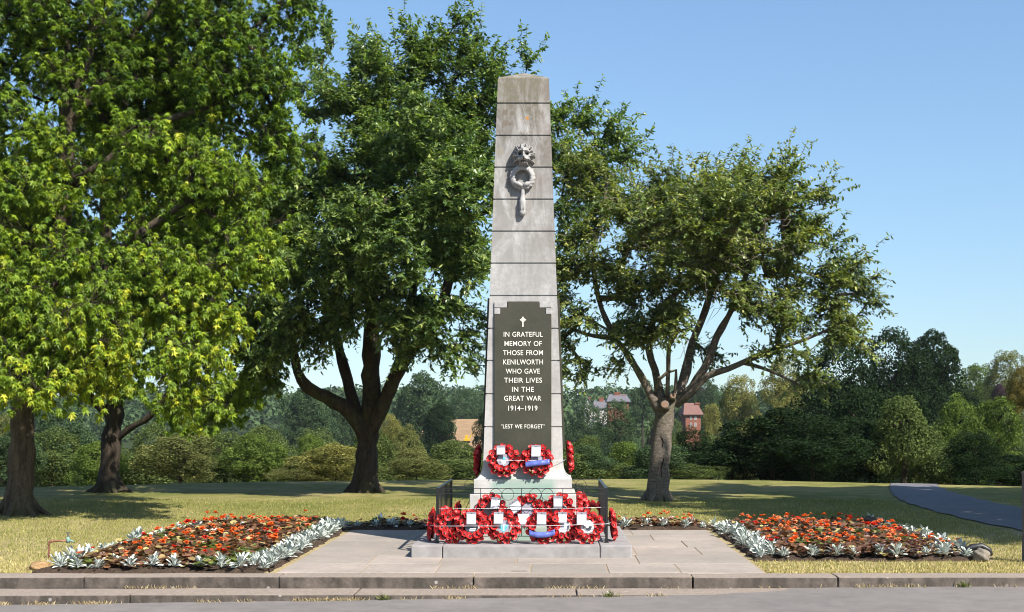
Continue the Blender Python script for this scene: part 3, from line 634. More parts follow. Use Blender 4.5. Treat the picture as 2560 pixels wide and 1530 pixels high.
def maple_leaves(T, C, ros=5, per=8, size=.135, tonefn=None):
    """drooping star-shaped rosettes of lobed leaves, hanging from fine shoots"""
    rg = T.rg; P = T.N[T.tips]; n = len(P); out = unit(P - C); lp, ld, ln_, ls, lt = [], [], [], [], []; extra = []
    for k in range(ros):
        off = unit(out * .5 + rg.normal(size=(n, 3)) * .8 + np.array([0, -.1, -.25])) * rg.uniform(.12, .55, (n, 1)); c = P + off
        for i in range(n): extra.append((np.array([P[i], P[i] + off[i] * .6 + [0, 0, .06], c[i]]), np.array([.006, .004, .002])))
        tn = np.clip(.20 + .17 * rg.normal(size=n) + .30 * np.clip((5.6 - P[:, 2]) / 3.5, -.6, 1) + .16 * np.sin(P[:, 0] * 1.9 + 1.3 * np.sin(P[:, 2] * 1.4)) * np.sin(P[:, 2] * 2.1 + P[:, 0]) + .26 * np.clip((out @ np.array([.3, -.8, .2])), -.5, 1), 0, 1)  # yellower low down and towards the sun: young growth plus sunlight put into the tone
        ph = rg.random(n) * 6.28
        for q in range(per):
            a = ph + q * 6.283 / per + rg.normal(size=n) * .25; dr = rg.uniform(.25, 1.25, n)
            rad = np.stack([np.cos(a), np.sin(a), np.zeros(n)], 1); d = unit(rad * .85 + np.stack([0 * a, 0 * a, -dr], 1) + out * .15)
            nn = unit(rad * .6 + np.array([0, -.1, .75]) + rg.normal(size=(n, 3)) * .22)
            lp.append(c + d * .025 + np.stack([0 * a, 0 * a, rg.uniform(-.06, .05, n)], 1)); ld.append(d); ln_.append(nn); ls.append(size * rg.uniform(.65, 1.15, n)); lt.append(np.clip(tn + .10 * rg.normal(size=n), 0, 1))
    return leaves(np.concatenate(lp), np.concatenate(ld), np.concatenate(ln_), np.concatenate(ls), MP_T, MP_F, np.concatenate(lt)), extra
def lobe(px, py, Y, r, rz=None, ry=1.0): return (W(px, py, Y), r, rz or r, ry)

# large bright maple, nearest on the left
Y = 23.0
T = Tree(11)
b0 = W(48, 1284, Y); b0.z = -.05
T.limb([b0, W(50, 1220, Y), W(56, 1120, Y), W(58, 1000, Y), W(75, 900, Y), W(112, 800, Y), W(145, 660, 22.9), W(162, 480, 22.8), W(168, 250, 22.8), W(160, 20, 22.8), W(175, -200, 23)], .225, .07, (.55, .22))
for k in range(7):                                  # root flare
    a = k * .9 + .2; T.limb([b0 + Vector((math.cos(a) * .08, math.sin(a) * .08, .62)), b0 + Vector((math.cos(a) * .24, math.sin(a) * .24, .25)), b0 + Vector((math.cos(a) * .52, math.sin(a) * .46, .0))], .07, .045)
first = len(T.P)
T.limb([W(58, 1010, Y), W(40, 930, 22.9), W(10, 840, 22.7), W(-60, 700, 22.4), W(-130, 520, 22.2)], .16, .06)
T.limb([W(75, 905, Y), W(130, 830, 22.7), W(215, 720, 22.2), W(330, 600, 21.9), W(470, 500, 21.7)], .13, .045)
T.limb([W(168, 330, 22.8), W(210, 180, 22.6), W(232, 60, 22.5), W(240, -120, 22.5)], .11, .05)
T.limb([W(168, 300, 22.8), W(260, 200, 22.9), W(345, 70, 23), W(420, -40, 23)], .10, .04)
T.limb([W(162, 470, 22.8), W(270, 400, 22.4), W(420, 300, 22.2), W(600, 250, 22.3)], .09, .03)
lob = [lobe(40, 130, 22.4, 1.5), lobe(330, 160, 23.3, 1.6), lobe(560, 100, 22.6, 1.35), lobe(700, 40, 22.8, .62), lobe(610, 250, 22.4, 1.1), lobe(690, 380, 22.6, .62),
       lobe(50, 430, 21.9, 1.3), lobe(380, 420, 22.0, 1.35), lobe(560, 480, 21.9, .9), lobe(90, 690, 21.6, 1.15), lobe(300, 640, 21.7, 1.0), lobe(450, 690, 21.5, 1.1), lobe(590, 620, 21.8, .75),
       lobe(210, 880, 21.3, .70), lobe(290, 940, 21.4, .40, .42), lobe(470, 860, 21.2, .72), lobe(440, 985, 21.2, .42, .38), lobe(495, 960, 21.2, .35, .5), lobe(60, 860, 21.4, .55), lobe(665, 560, 22, .5), lobe(520, 800, 21.4, .5),
       lobe(150, -120, 22.8, 1.7), lobe(500, -120, 22.8, 1.5), lobe(-150, 300, 22.5, 1.8), lobe(-180, 700, 22.2, 1.5), lobe(30, 560, 24.3, 1.5), lobe(350, 250, 24.6, 1.6), lobe(-20, 970, 21.6, .4), lobe(30, 890, 20.9, .5), lobe(110, 950, 20.8, .42, .36), lobe(10, 760, 21, .7), lobe(150, 820, 20.9, .6), lobe(260, 800, 20.9, .6), lobe(400, 930, 20.9, .45, .4)]
tp, tc = sample_lobes(T.rg, lob, 1700, .2); T.grow(tp, tc, .0065, 5, first=0)
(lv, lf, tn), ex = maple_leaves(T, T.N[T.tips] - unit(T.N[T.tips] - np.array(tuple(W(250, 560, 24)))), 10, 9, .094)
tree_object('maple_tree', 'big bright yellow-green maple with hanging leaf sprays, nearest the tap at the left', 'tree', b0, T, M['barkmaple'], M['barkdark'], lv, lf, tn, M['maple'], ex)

# second maple behind it, its shade put into dark bark and dulled leaf tone
Y = 30.0; T = Tree(12)
b1 = W(274, 1228, Y); b1.z = -.05
T.limb([b1, W(273, 1180, Y), W(278, 1110, Y), W(286, 1030, Y), W(290, 920, Y), W(282, 780, Y), W(268, 620, Y), W(262, 420, Y), W(285, 220, Y)], .225, .06, (.5, .25))
for k in range(6):
    a = k * 1.05; T.limb([b1 + Vector((math.cos(a) * .08, math.sin(a) * .08, .5)), b1 + Vector((math.cos(a) * .28, math.sin(a) * .28, .18)), b1 + Vector((math.cos(a) * .55, math.sin(a) * .45, .0))], .07, .045)
first = len(T.P)
T.limb([W(290, 1098, Y), W(325, 1070, 29.8), W(370, 1045, 29.6), W(420, 985, 29.3), W(480, 870, 29), W(540, 740, 29)], .085, .035)
T.limb([W(283, 1050, Y), W(252, 1015, 29.9), W(215, 985, 29.8), W(150, 900, 29.6), W(80, 760, 29.5)], .12, .05)
T.limb([W(290, 930, Y), W(325, 840, 30.2), W(380, 700, 30.4), W(450, 540, 30.6)], .13, .05)
T.limb([W(286, 800, Y), W(240, 700, 30.3), W(180, 560, 30.6)], .10, .04)
lob = [lobe(275, 560, 30.3, 2.6), lobe(120, 720, 29.8, 2.0), lobe(440, 640, 30, 2.0), lobe(560, 800, 29.3, 1.4), lobe(330, 860, 29.8, 1.5), lobe(180, 900, 29.6, 1.2), lobe(590, 960, 29.0, .9, .7), lobe(530, 1010, 29.0, .7, .42), lobe(430, 1000, 29, .6, .4), lobe(640, 880, 29, .7), lobe(330, 330, 30.3, 2.2), lobe(600, 560, 29.6, 1.5), lobe(690, 660, 29.5, 1.0), lobe(660, 480, 30, 1.2), lobe(60, 940, 30, .9, .6), lobe(0, 500, 30.5, 2.3)]
tp, tc = sample_lobes(T.rg, lob, 1450, .2); T.grow(tp, tc, .007, 5)
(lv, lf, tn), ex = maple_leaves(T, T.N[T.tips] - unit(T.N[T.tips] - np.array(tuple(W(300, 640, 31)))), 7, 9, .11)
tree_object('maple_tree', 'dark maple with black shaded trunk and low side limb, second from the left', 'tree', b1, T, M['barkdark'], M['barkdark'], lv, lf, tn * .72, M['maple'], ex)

# mid cherry, left of the obelisk
Y = 30.0; T = Tree(13)
b2 = W(910, 1229, Y); b2.z = -.05
T.limb([b2, W(912, 1195, Y), W(916, 1140, Y), W(922, 1080, Y), W(926, 1020, Y), W(927, 930, Y), W(930, 840, Y), W(930, 700, Y), W(933, 560, Y), W(938, 400, Y), W(960, 250, Y)], .27, .05, (.38, .3))
for k in range(6):
    a = k * 1.05 + .4; T.limb([b2 + Vector((math.cos(a) * .10, math.sin(a) * .10, .5)), b2 + Vector((math.cos(a) * .27, math.sin(a) * .27, .2)), b2 + Vector((math.cos(a) * .48, math.sin(a) * .42, .0))], .08, .05)
first = len(T.P)
T.limb([W(915, 1095, Y), W(895, 1058, 29.9), W(868, 1022, 29.8), W(806, 990, 29.6), W(762, 962, 29.5), W(740, 915, 29.4), W(730, 850, 29.3), W(690, 760, 29.2)], .20, .07)
T.limb([W(905, 1062, Y), W(884, 1010, 30.1), W(868, 950, 30.2), W(852, 890, 30.3), W(830, 800, 30.5), W(780, 660, 30.6), W(730, 520, 30.7)], .15, .05)
T.limb([W(925, 1075, Y), W(948, 1030, 29.8), W(970, 985, 29.7), W(992, 935, 29.6), W(1034, 868, 29.4), W(1072, 832, 29.3), W(1105, 760, 29.2), W(1135, 640, 29.1), W(1150, 520, 29.2)], .19, .07)
T.limb([W(965, 995, Y), W(985, 940, 30.2), W(1010, 860, 30.4), W(1030, 740, 30.6), W(1060, 560, 30.7), W(1100, 350, 30.7)], .13, .05)
T.limb([W(1034, 868, 29.4), W(1090, 862, 29.0), W(1140, 885, 28.8), W(1190, 930, 28.6)], .06, .025)
lob = [lobe(880, 350, 29.6, 1.7), lobe(960, 240, 29.8, 1.3), lobe(1100, 210, 30, 1.15), lobe(1150, 100, 30, .62), lobe(1155, 40, 30, .32, .4), lobe(1110, 60, 30, .3), lobe(1010, 90, 30, .36), lobe(1060, 120, 30, .5), lobe(1230, 190, 30, .75), lobe(1300, 150, 30, .3), lobe(1040, 400, 29.4, 1.6), lobe(1180, 360, 29.8, 1.3), lobe(800, 480, 29.5, 1.4), lobe(820, 250, 29.8, .85), lobe(920, 160, 30, .4), lobe(780, 160, 30, .5), lobe(830, 90, 30.4, .35),
       lobe(950, 560, 29.2, 1.3), lobe(1120, 560, 29.2, 1.25), lobe(720, 620, 29.4, 1.2), lobe(800, 760, 29, .9), lobe(700, 800, 28.9, .8), lobe(640, 880, 28.8, .62, .42), lobe(720, 870, 28.6, .6, .4), lobe(690, 935, 28.9, .42, .28), lobe(810, 830, 28.6, .62, .45), lobe(880, 780, 28.5, .6, .4), lobe(1010, 820, 28.5, .6, .38), lobe(1100, 860, 28.5, .55, .36), lobe(960, 740, 28.9, .8), lobe(1080, 740, 28.9, .75), lobe(1160, 790, 28.9, .6), lobe(1180, 880, 28.7, .4), lobe(900, 700, 28.8, .6), lobe(1090, 990, 28.6, .28, .2), lobe(1040, 930, 28.7, .3, .22), lobe(1150, 660, 29, .8),
       lobe(1280, 300, 30, .8), lobe(1380, 320, 30, .65), lobe(1450, 300, 30, .42), lobe(1530, 330, 29.9, .36), lobe(1500, 400, 29.8, .55), lobe(1420, 420, 29.8, .8), lobe(1570, 400, 29.8, .35), lobe(1430, 530, 29.6, .7), lobe(1510, 500, 29.6, .5), lobe(1250, 480, 29.6, 1.0), lobe(1390, 640, 29.5, .6), lobe(1000, 480, 31.2, 1.6), lobe(1120, 380, 31.2, 1.4), lobe(820, 560, 31, 1.4), lobe(900, 640, 27.6, 1.0), lobe(1060, 560, 27.4, 1.0), lobe(780, 640, 27.8, .8), lobe(1000, 420, 27.8, 1.1), lobe(1000, 600, 25.6, .9), lobe(1100, 500, 25.6, .85), lobe(900, 560, 26.2, .9), lobe(1150, 640, 26.6, .8), lobe(1170, 430, 26.4, .9), lobe(1070, 320, 26.8, .9), lobe(860, 680, 26.6, .7), lobe(740, 790, 27.6, .7), lobe(850, 750, 27.3, .7), lobe(960, 770, 27.3, .7), lobe(1060, 790, 27.3, .65), lobe(690, 880, 28, .5, .4), lobe(1120, 880, 27.8, .5, .4), lobe(800, 860, 28, .5, .35), lobe(1000, 860, 27.6, .4, .3)]
T.limb([W(1150, 560, 29.2), W(1230, 520, 29.4), W(1330, 450, 29.6), W(1420, 400, 29.7), W(1490, 360, 29.7)], .06, .02)
tp, tc = sample_lobes(T.rg, lob, 2300, .15); T.grow(tp, tc, .006, 4)
(lv, lf, tn), ex = cherry_leaves(T, T.N[T.tips] - unit(T.N[T.tips] - np.array(tuple(W(1000, 640, 30.3)))), 5, 15, size=.112)
tree_object('cherry_tree', 'dark green cherry tree with thick forking trunk just left of the obelisk', 'tree', b2, T, M['barkdark'], M['barkdark'], lv, lf, tn, M['cherry'], ex)

# right cherry
Y = 27.0; T = Tree(14)
b3 = W(1645, 1248, Y); b3.z = -.05
T.limb([b3, W(1646, 1215, Y), W(1650, 1150, Y), W(1655, 1090, Y), W(1662, 1030, Y), W(1668, 995, Y)], .205, .20, (.28, .22))
for k in range(5):
    a = k * 1.25 + .4; T.limb([b3 + Vector((math.cos(a) * .08, math.sin(a) * .08, .3)), b3 + Vector((math.cos(a) * .2, math.sin(a) * .2, .1)), b3 + Vector((math.cos(a) * .36, math.sin(a) * .36, .0))], .10, .05)
first = len(T.P)
T.limb([W(1656, 1040, Y), W(1636, 1005, 26.95), W(1617, 968, 26.9), W(1588, 915, 26.8), W(1556, 868, 26.7), W(1535, 846, 26.7), W(1474, 838, 26.5), W(1408, 812, 26.4)], .10, .03)
T.limb([W(1540, 850, 26.7), W(1500, 760, 26.6), W(1482, 640, 26.5), W(1505, 540, 26.5), W(1520, 440, 26.5)], .065, .025)
T.limb([W(1660, 1030, Y), W(1650, 985, 27), W(1641, 939, 27.1), W(1623, 880, 27.2), W(1625, 842, 27.3), W(1644, 772, 27.3), W(1684, 742, 27.3), W(1720, 690, 27.3), W(1740, 560, 27.2)], .095, .03)
T.limb([W(1668, 1010, Y), W(1669, 960, 26.75), W(1672, 865, 26.7)], .05, .042)
T.limb([W(1680, 1000, Y), W(1694, 985, 27.0), W(1712, 939, 27.1), W(1725, 885, 27.2), W(1732, 852, 27.3), W(1757, 795, 27.4), W(1790, 677, 27.5), W(1800, 580, 27.5), W(1790, 480, 27.5)], .105, .03)
T.limb([W(1690, 1005, Y), W(1718, 982, 26.9), W(1745, 946, 26.8), W(1774, 894, 26.7), W(1790, 848, 26.7), W(1823, 786, 26.6), W(1852, 725, 26.5), W(1899, 583, 26.4), W(1945, 470, 26.4)], .10, .03)
T.limb([W(1690, 1012, Y), W(1736, 974, 26.7), W(1766, 941, 26.6), W(1825, 920, 26.4), W(1884, 894, 26.2), W(1946, 871, 26.1), W(2017, 847, 26), W(2090, 815, 25.9)], .085, .025)
T.limb([W(1852, 906, 26.4), W(1900, 918, 26.1), W(1950, 938, 25.9), W(2015, 972, 25.7)], .04, .018)
T.limb([W(1636, 990, Y), W(1650, 945, 26.6), W(1675, 928, 26.55), W(1690, 925, 26.6), W(1688, 985, 26.7)], .03, .035)
lob = [lobe(1440, 450, 26.6, .6), lobe(1500, 520, 26.4, .6), lobe(1450, 600, 26.4, .6), lobe(1420, 710, 26.3, .5), lobe(1500, 690, 26.3, .65), lobe(1410, 830, 26.2, .38), lobe(1420, 930, 26, .42, .22), lobe(1500, 920, 26, .30, .16), lobe(1400, 985, 26, .16, .12),
       lobe(1640, 520, 26.8, .75), lobe(1650, 460, 27, .35), lobe(1740, 490, 27, .6), lobe(1840, 480, 27, .65), lobe(1740, 560, 26.4, 1.15), lobe(1870, 540, 26.5, 1.0), lobe(1950, 490, 26.6, .6), lobe(1966, 425, 26.7, .26, .35), lobe(2040, 480, 26.7, .25, .35), lobe(2000, 540, 26.4, .7), lobe(1620, 600, 26.2, .75), lobe(1580, 700, 26.1, .7), lobe(1700, 690, 26, .9), lobe(1830, 670, 26, 1.0), lobe(1980, 650, 26.1, .9), lobe(2080, 640, 26.3, .45), lobe(2070, 720, 26.2, .7), lobe(2140, 720, 26.3, .45), lobe(2180, 760, 26.4, .3), lobe(2120, 680, 26.2, .4),
       lobe(1960, 780, 25.9, .7), lobe(2080, 820, 26, .55), lobe(2150, 860, 26, .35), lobe(1860, 770, 25.9, .7), lobe(1600, 800, 26, .55), lobe(1700, 800, 26, .5), lobe(2000, 890, 25.8, .45, .3), lobe(2040, 950, 25.7, .4, .22), lobe(1920, 880, 26, .35, .25), lobe(1880, 620, 27.8, 1.0), lobe(1700, 600, 27.9, 1.0), lobe(1760, 880, 27.5, .4), lobe(1700, 600, 24.3, .75), lobe(1820, 540, 24.3, .65), lobe(1600, 540, 24.6, .55), lobe(1780, 500, 24.8, .6), lobe(1450, 780, 25.4, .5), lobe(1560, 830, 25.5, .42), lobe(1690, 800, 25.2, .45), lobe(1430, 880, 25.8, .45, .3), lobe(1560, 900, 25.8, .25, .18)]
tp, tc = sample_lobes(T.rg, lob, 1700, .15); T.grow(tp, tc, .0072, 3.5)
(lv, lf, tn), ex = cherry_leaves(T, T.N[T.tips] - unit(T.N[T.tips] - np.array(tuple(W(1740, 780, 27)))), 4, 13, (.25, .5), .098, .35)
# bare dead twigs that show through this crown
dv = []
inner = np.nonzero(np.linalg.norm((T.N[T.tips] - np.array(tuple(W(1740, 640, 26.5)))) / [1.9, 2.2, 1.5], axis=1) < 1)[0]
for q in T.rg.choice(inner, 200): 
    p = T.N[T.tips[q]]; a = p
    for s_ in range(2):
        e = a + T.rg.normal(size=3) * .28 + [0, -.12, -.06]; dv.append((np.array([a, (a + e) / 2 + T.rg.normal(size=3) * .05, e]), np.array([.006, .005, .002]))); a = e
tc_ = tree_object('cherry_tree', 'spreading cherry tree with sawn limb stubs and cracked pale trunk right of the obelisk', 'tree', b3, T, M['barkcherry'], M['barktwig'], lv, lf, tn, M['cherry2'], ex)
V, Q, b_ = [], [], 0
for P_, r_ in dv:
    a = tube_np(P_, r_, 3); V.append(a[0]); Q.append(a[1] + b_); b_ += len(a[0])
link('dead_twigs', mesh_np('dead_twigs', np.concatenate(V) - np.array(tuple(b3)), np.concatenate(Q), [simple('dead_twig', (0.27, 0.215, 0.19), 0.8, 0.1)], True), tc_)
for (px, py, rr, dx) in ((1662, 1012, .085, -.10), (1682, 990, .065, .02)):
    c = W(px, py, 26.62) - b3; ax = Vector((dx, -1, .28)).normalized()
    mb = MB(); mb.tube([c - ax * -(.0) + ax * -.30, c - ax * .1, c + ax * .03], [rr * 1.25, rr * 1.1, rr], 14); mb.build('sawn_stub', M['barkcherry'], tc_, smooth=True)
    mb = MB(); mb.tube([c + ax * .022, c + ax * .036], [rr * .86, rr * .82], 14); mb.build('cut_end', M['heart'], tc_)
# long crack in the bark
ck = []
for k_, (px, py) in enumerate(((1653, 1085), (1658, 1105), (1654, 1125), (1659, 1150), (1652, 1172), (1655, 1195))): ck.append(W(px, py, Y - .205) - b3 + Vector((0, 0, 0)))
MB().tube(ck, [.004, .012, .009, .012, .011, .003], 5).build('bark_crack', simple('crack_shadow', (0.03, 0.02, 0.015), 0.95, 0.05), tc_)
MB().tube([W(1651, 1160, Y - .198) - b3, W(1648, 1176, Y - .198) - b3, W(1646, 1188, Y - .198) - b3], [.01, .028, .008], 6).build('bark_wound', simple('bare_wood', (0.32, 0.20, 0.16), 0.8, 0.1), tc_)

# tall trees just outside the right edge, whose shade falls over the lawn and the path
for seed, b4, lab in ((15, Vector((12.9, 15.7, -.05)), 'tall leafy tree beside the footpath just beyond the right-hand edge'), (16, Vector((14.4, 21.2, -.05)), 'second tall leafy tree further along the footpath beyond the right-hand edge')):
    T = Tree(seed, .45)
    T.limb([b4, b4 + Vector((.1, 0, 3)), b4 + Vector((0, .2, 7)), b4 + Vector((.2, 0, 11))], .32, .08, (.5, .3))
    T.limb([b4 + Vector((.1, 0, 3)), b4 + Vector((-1.6, .8, 5.5)), b4 + Vector((-2.6, 1.2, 8))], .14, .05)
    T.limb([b4 + Vector((.1, 0, 3.6)), b4 + Vector((1.6, -.8, 6)), b4 + Vector((2.6, 1.2, 8))], .14, .05)
    lob = [(b4 + Vector(v), r, r) for v, r in (((0, 0, 6.2), 2.8), ((-2.3, .6, 7.4), 2.2), ((2.3, 1.2, 7), 2.4), ((0, 0, 9.5), 2.9), ((-1.4, 1.0, 11.2), 2.1), ((1.2, -.5, 12), 2.0), ((0, -2.2, 7.5), 2.2), ((0.4, 2.4, 8), 2.4), ((-1.6, 2.0, 5.0), 1.5), ((2.4, 3.2, 5.0), 1.8), ((-2.0, -1.2, 9.4), 1.8))]
    tp, tc = sample_lobes(T.rg, lob, 900, .3); T.grow(tp, tc, .009, 5)
    (lv, lf, tn), ex = cherry_leaves(T, T.N[T.tips] - unit(T.N[T.tips] - np.array(tuple(b4 + Vector((0, 0, 7))))), 4, 9, (.4, .8), .34)
    tree_object('lime_tree', lab, 'tree', b4, T, M['barkdark'], M['barkdark'], lv, lf, tn, M['cherry'], ex)
# ---------------------------------------------------------------- background trees, each on its own trunk
def bgmat(name, dark, light, trans=.2): return leafmat(name, dark, light, tuple(min(1, c * 1.35) for c in light), trans, (1.3, 1.4, .6), .85, .06, .35)
BG = dict(oak=bgmat('oak_leaf', (.034, .056, .016), (.088, .118, .034)), dark=bgmat('dark_leaf', (.005, .013, .005), (.016, .032, .010)), teal=bgmat('bluish_leaf', (.024, .048, .022), (.056, .090, .038)),  # dark_leaf has the shade on the dark trees put into its colour
          lime=bgmat('lime_leaf', (.065, .075, .018), (.200, .195, .055)), olive=bgmat('olive_leaf', (.050, .064, .020), (.140, .150, .048)), fresh=bgmat('fresh_leaf', (.036, .064, .012), (.100, .145, .028)), copper=bgmat('copper_leaf', (.030, .018, .026), (.060, .038, .050)), gold=bgmat('yellowing_leaf', (.07, .065, .02), (.17, .14, .04)))
QT = [(-.5, 0, 0), (0, .36, .06), (.5, 0, -.05), (0, -.36, .06)]; QF = [(0, 3, 2, 1)]
def bg_proto(seed, nl, nleaf, leaf, squat=1.0, lo=.10):
    """unit tree: height 1, crown radius about 0.5; billowing lobes covered in leaf clusters"""
    rg = np.random.default_rng(seed); L = []
    for k in range(nl):
        z = lo + .12 + (.80 - lo) * rg.random() ** .8; rmax = .42 * math.sin(math.pi * min(1, max(.08, (z - lo + .14) / (1.08 - lo)))) ** .6; a = rg.random() * 6.283; r = rmax * rg.random() ** .4 * .8
        L.append((np.array([r * math.cos(a), r * math.sin(a), z]), rg.uniform(.10, .21)))
    L.append((np.array([0, 0, .55]), .26)); Cs = np.array([l[0] for l in L]); Rs = np.array([l[1] for l in L])
    sub = []
    for c, r in L:                                        # a second generation of smaller billows on each lobe
        for k in range(9):
            d = unit(rg.normal(size=3) + [0, 0, .25]); sub.append((c + d * r * .85, r * rg.uniform(.30, .55)))
    Cs = np.concatenate([Cs, [s[0] for s in sub]]); Rs = np.concatenate([Rs, [s[1] for s in sub]])
    p = Rs ** 2; pick = rg.choice(len(Rs), nleaf, p=p / p.sum()); d = unit(rg.normal(size=(nleaf, 3)) + [0, 0, .15])
    P = Cs[pick] + d * (Rs[pick] * (.80 + .28 * rg.random(nleaf)))[:, None]; P[:, 2] = np.maximum(P[:, 2], lo * .6)
    # keep only leaves near the outside
    dist = np.linalg.norm(P[:, None] - Cs[None, :nl], axis=2) / Rs[None, :nl]; keep = dist.min(1) > .72; P, d, pick = P[keep], d[keep], pick[keep]; n = len(P)
    N = unit(d + rg.normal(size=(n, 3)) * .55); D = unit(np.cross(N, rg.normal(size=(n, 3))))
    tone = np.clip(.35 + .3 * rg.normal(size=len(Rs))[pick] * .6 + .3 * rg.random(n), 0, 1)
    return leaves(P, D, N, leaf * rg.uniform(.6, 1.4, n), QT, QF, tone)
def trunk_proto():
    mb = MB(); mb.tube([(0, 0, -.12), (0, 0, .06), (.01, 0, .25), (0, .01, .5), (.01, 0, .75)], [.045, .034, .028, .02, .008], 8)
    for k in range(5):
        a = k * 1.3; z = .56 + .05 * k; mb.tube([(0, 0, z), (.08 * math.cos(a), .08 * math.sin(a), z + .07), (.16 * math.cos(a), .16 * math.sin(a), z + .12)], [.016, .012, .006], 5)
    return mb
PR = []
for s_, nl_, nf_, lf_, lo_ in ((1, 16, 30000, .021, .10), (2, 20, 32000, .020, .06), (3, 13, 28000, .022, .14), (4, 24, 32000, .020, .03), (5, 18, 30000, .021, .02), (6, 15, 28000, .022, .08)):
    V, Fs, tn = bg_proto(s_, nl_, nf_, lf_, lo=lo_); PR.append(mesh_np('crown', V, Fs, [BG['oak']], False, None, tn))
tpo = trunk_proto().build('trunk', M['barkdark']); TRUNK = tpo.data; bpy.data.objects.remove(tpo)
NB = 0
def bgtree(px0, px1, top, Y, kind, label, name='broadleaf_tree', cat='tree', group=None, pr=None, bottom=None):
    """a tree at distance Y whose crown spans px0..px1 and reaches row `top` of the photograph"""
    global NB
    if Y > 50 and name != 'bush': Y = 50 + (Y - 50) * 2.0
    x = wx((px0 + px1) / 2, Y); g = float(ground_z(x, Y)); H = wz(top, Y) - g; Wd = (px1 - px0) * Y / F
    o = thing(name, label, cat, (x, Y, g), (0, 0, 0), group); p = PR[NB % 6 if pr is None else pr]
    zs = min(H, Wd * 1.25); c = link('crown', p, o, (0, 0, H - zs)); c.material_slots[0].link = 'OBJECT'; c.material_slots[0].material = BG[kind]
    c.rotation_euler = (0, 0, NB * 1.7); c.scale = (Wd / .92, Wd / .92, zs)
    t = link('trunk', TRUNK, o); t.scale = (zs, zs, H); NB += 1
    return o
S = 1.031
B = [  # px0, px1, top (overview rows), distance, kind, label
 (60, 260, 1000, 58, 'teal', 'bluish green bushy tree seen between the two maple trunks', 3), (-60, 70, 1010, 62, 'olive', 'olive tree far behind the trunk of the big bright maple', 0),
 (285, 470, 1045, 52, 'oak', 'rounded green tree right of the dark maple trunk behind the lawn', 1), (400, 600, 1020, 58, 'oak', 'oak-like green tree under the hanging dark maple foliage', 3), (560, 720, 1030, 54, 'oak', 'green tree left of the pale shrubs behind the lawn', 4),
 (660, 800, 945, 105, 'teal', 'tall bluish tree beyond the valley left of the mid cherry trunk', 2), (760, 900, 985, 110, 'teal', 'bluish tree in the valley directly behind the mid cherry trunk', 0), (700, 810, 1062, 50, 'fresh', 'mid green leafy shrub tree left of the yellowish shrubs', 5),
 (765, 870, 1072, 46, 'lime', 'yellowish shrub tree beside the left of the mid cherry trunk', 4), (900, 985, 1015, 62, 'lime', 'tall pale yellow-green tree just right of the mid cherry trunk', 1), (925, 1050, 1050, 50, 'olive', 'olive bushy tree behind the lawn left of the obelisk', 3), (1010, 1180, 1066, 47, 'oak', 'wide green bush against the left side of the obelisk', 4),
 (920, 1108, 925, 115, 'teal', 'tall bluish tree left of the brown field', 2), (1010, 1122, 985, 100, 'dark', 'dark tree at the left edge of the brown field', 5), (1138, 1240, 1005, 95, 'dark', 'dark tree right of the brown field, beside the obelisk', 0), (1060, 1200, 955, 150, 'teal', 'far bluish tree above the brown field', 1),
 (1360, 1480, 990, 112, 'teal', 'bluish tree in the valley below the white gable', 3), (1435, 1565, 986, 84, 'teal', 'bluish green tree below the brick house with the slate roof', 1), (1370, 1470, 1055, 54, 'oak', 'green tree beside the right side of the obelisk', 4), (1450, 1590, 1078, 47, 'fresh', 'green bush left of the cracked cherry trunk', 5), (1515, 1600, 932, 135, 'teal', 'round bluish tree behind the fork of the right cherry', 2), (1560, 1660, 1010, 100, 'oak', 'green tree behind the cracked cherry trunk', 0),
 (1610, 1760, 1052, 46, 'dark', 'dark green bush right of the cracked cherry trunk', 3), (1690, 1765, 985, 88, 'lime', 'small yellowish tree beside the gabled brick house', 5), (1660, 1760, 928, 130, 'teal', 'dark bluish tree behind the gabled brick house', 1),
 (1735, 1860, 925, 84, 'lime', 'broad yellow-green lime tree left of its taller neighbour', 1), (1840, 1965, 885, 82, 'lime', 'tallest yellow-green lime tree beside the dark trees', 3), (1860, 1970, 960, 72, 'lime', 'lower yellow-green lime tree partly in front of the others', 0), (1740, 1860, 1060, 50, 'oak', 'mid green bush below the yellow-green lime trees', 4), (1800, 1960, 1090, 44, 'dark', 'dark bush at the lawn edge left of the dark trees', 5),
 (1915, 2170, 850, 60, 'dark', 'large dark green tree, left one of the dark pair', 3), (2040, 2280, 826, 66, 'dark', 'tallest dark green tree in the middle of the dark group', 1), (2160, 2380, 826, 70, 'dark', 'dark tree with pointed top right of the dark group', 2), (1960, 2200, 940, 52, 'dark', 'dark lower tree standing in front of the dark group', 4), (2120, 2300, 960, 54, 'dark', 'dark bush behind the far end of the footpath', 5),
 (2310, 2420, 888, 105, 'fresh', 'distant mid green tree at the right behind the dark group', 0), (2380, 2520, 868, 98, 'olive', 'distant olive tree top at the far right skyline', 1), (2400, 2450, 935, 90, 'copper', 'small purple-leaved tree at the far right', 5), (2225, 2400, 985, 48, 'fresh', 'bright green bushy tree right of the footpath end', 3), (2340, 2500, 960, 45, 'fresh', 'green tree with loose foliage at the right edge', 4), (2440, 2540, 900, 40, 'gold', 'yellowing tree cut by the right edge of the picture', 2),
 (1395, 1455, 1010, 185, 'copper', 'small purple-leaved tree below the brick house', 2), (1570, 1610, 1035, 98, 'copper', 'dark purple tree left of the cracked cherry trunk', 5), (1670, 1720, 940, 165, 'copper', 'dusky purple tree above the gabled brick house', 0)]
for a, b_, t_, Y, k_, lab, p_ in B: bgtree(a * S, b_ * S, t_ * S, Y, k_, lab, pr=p_)
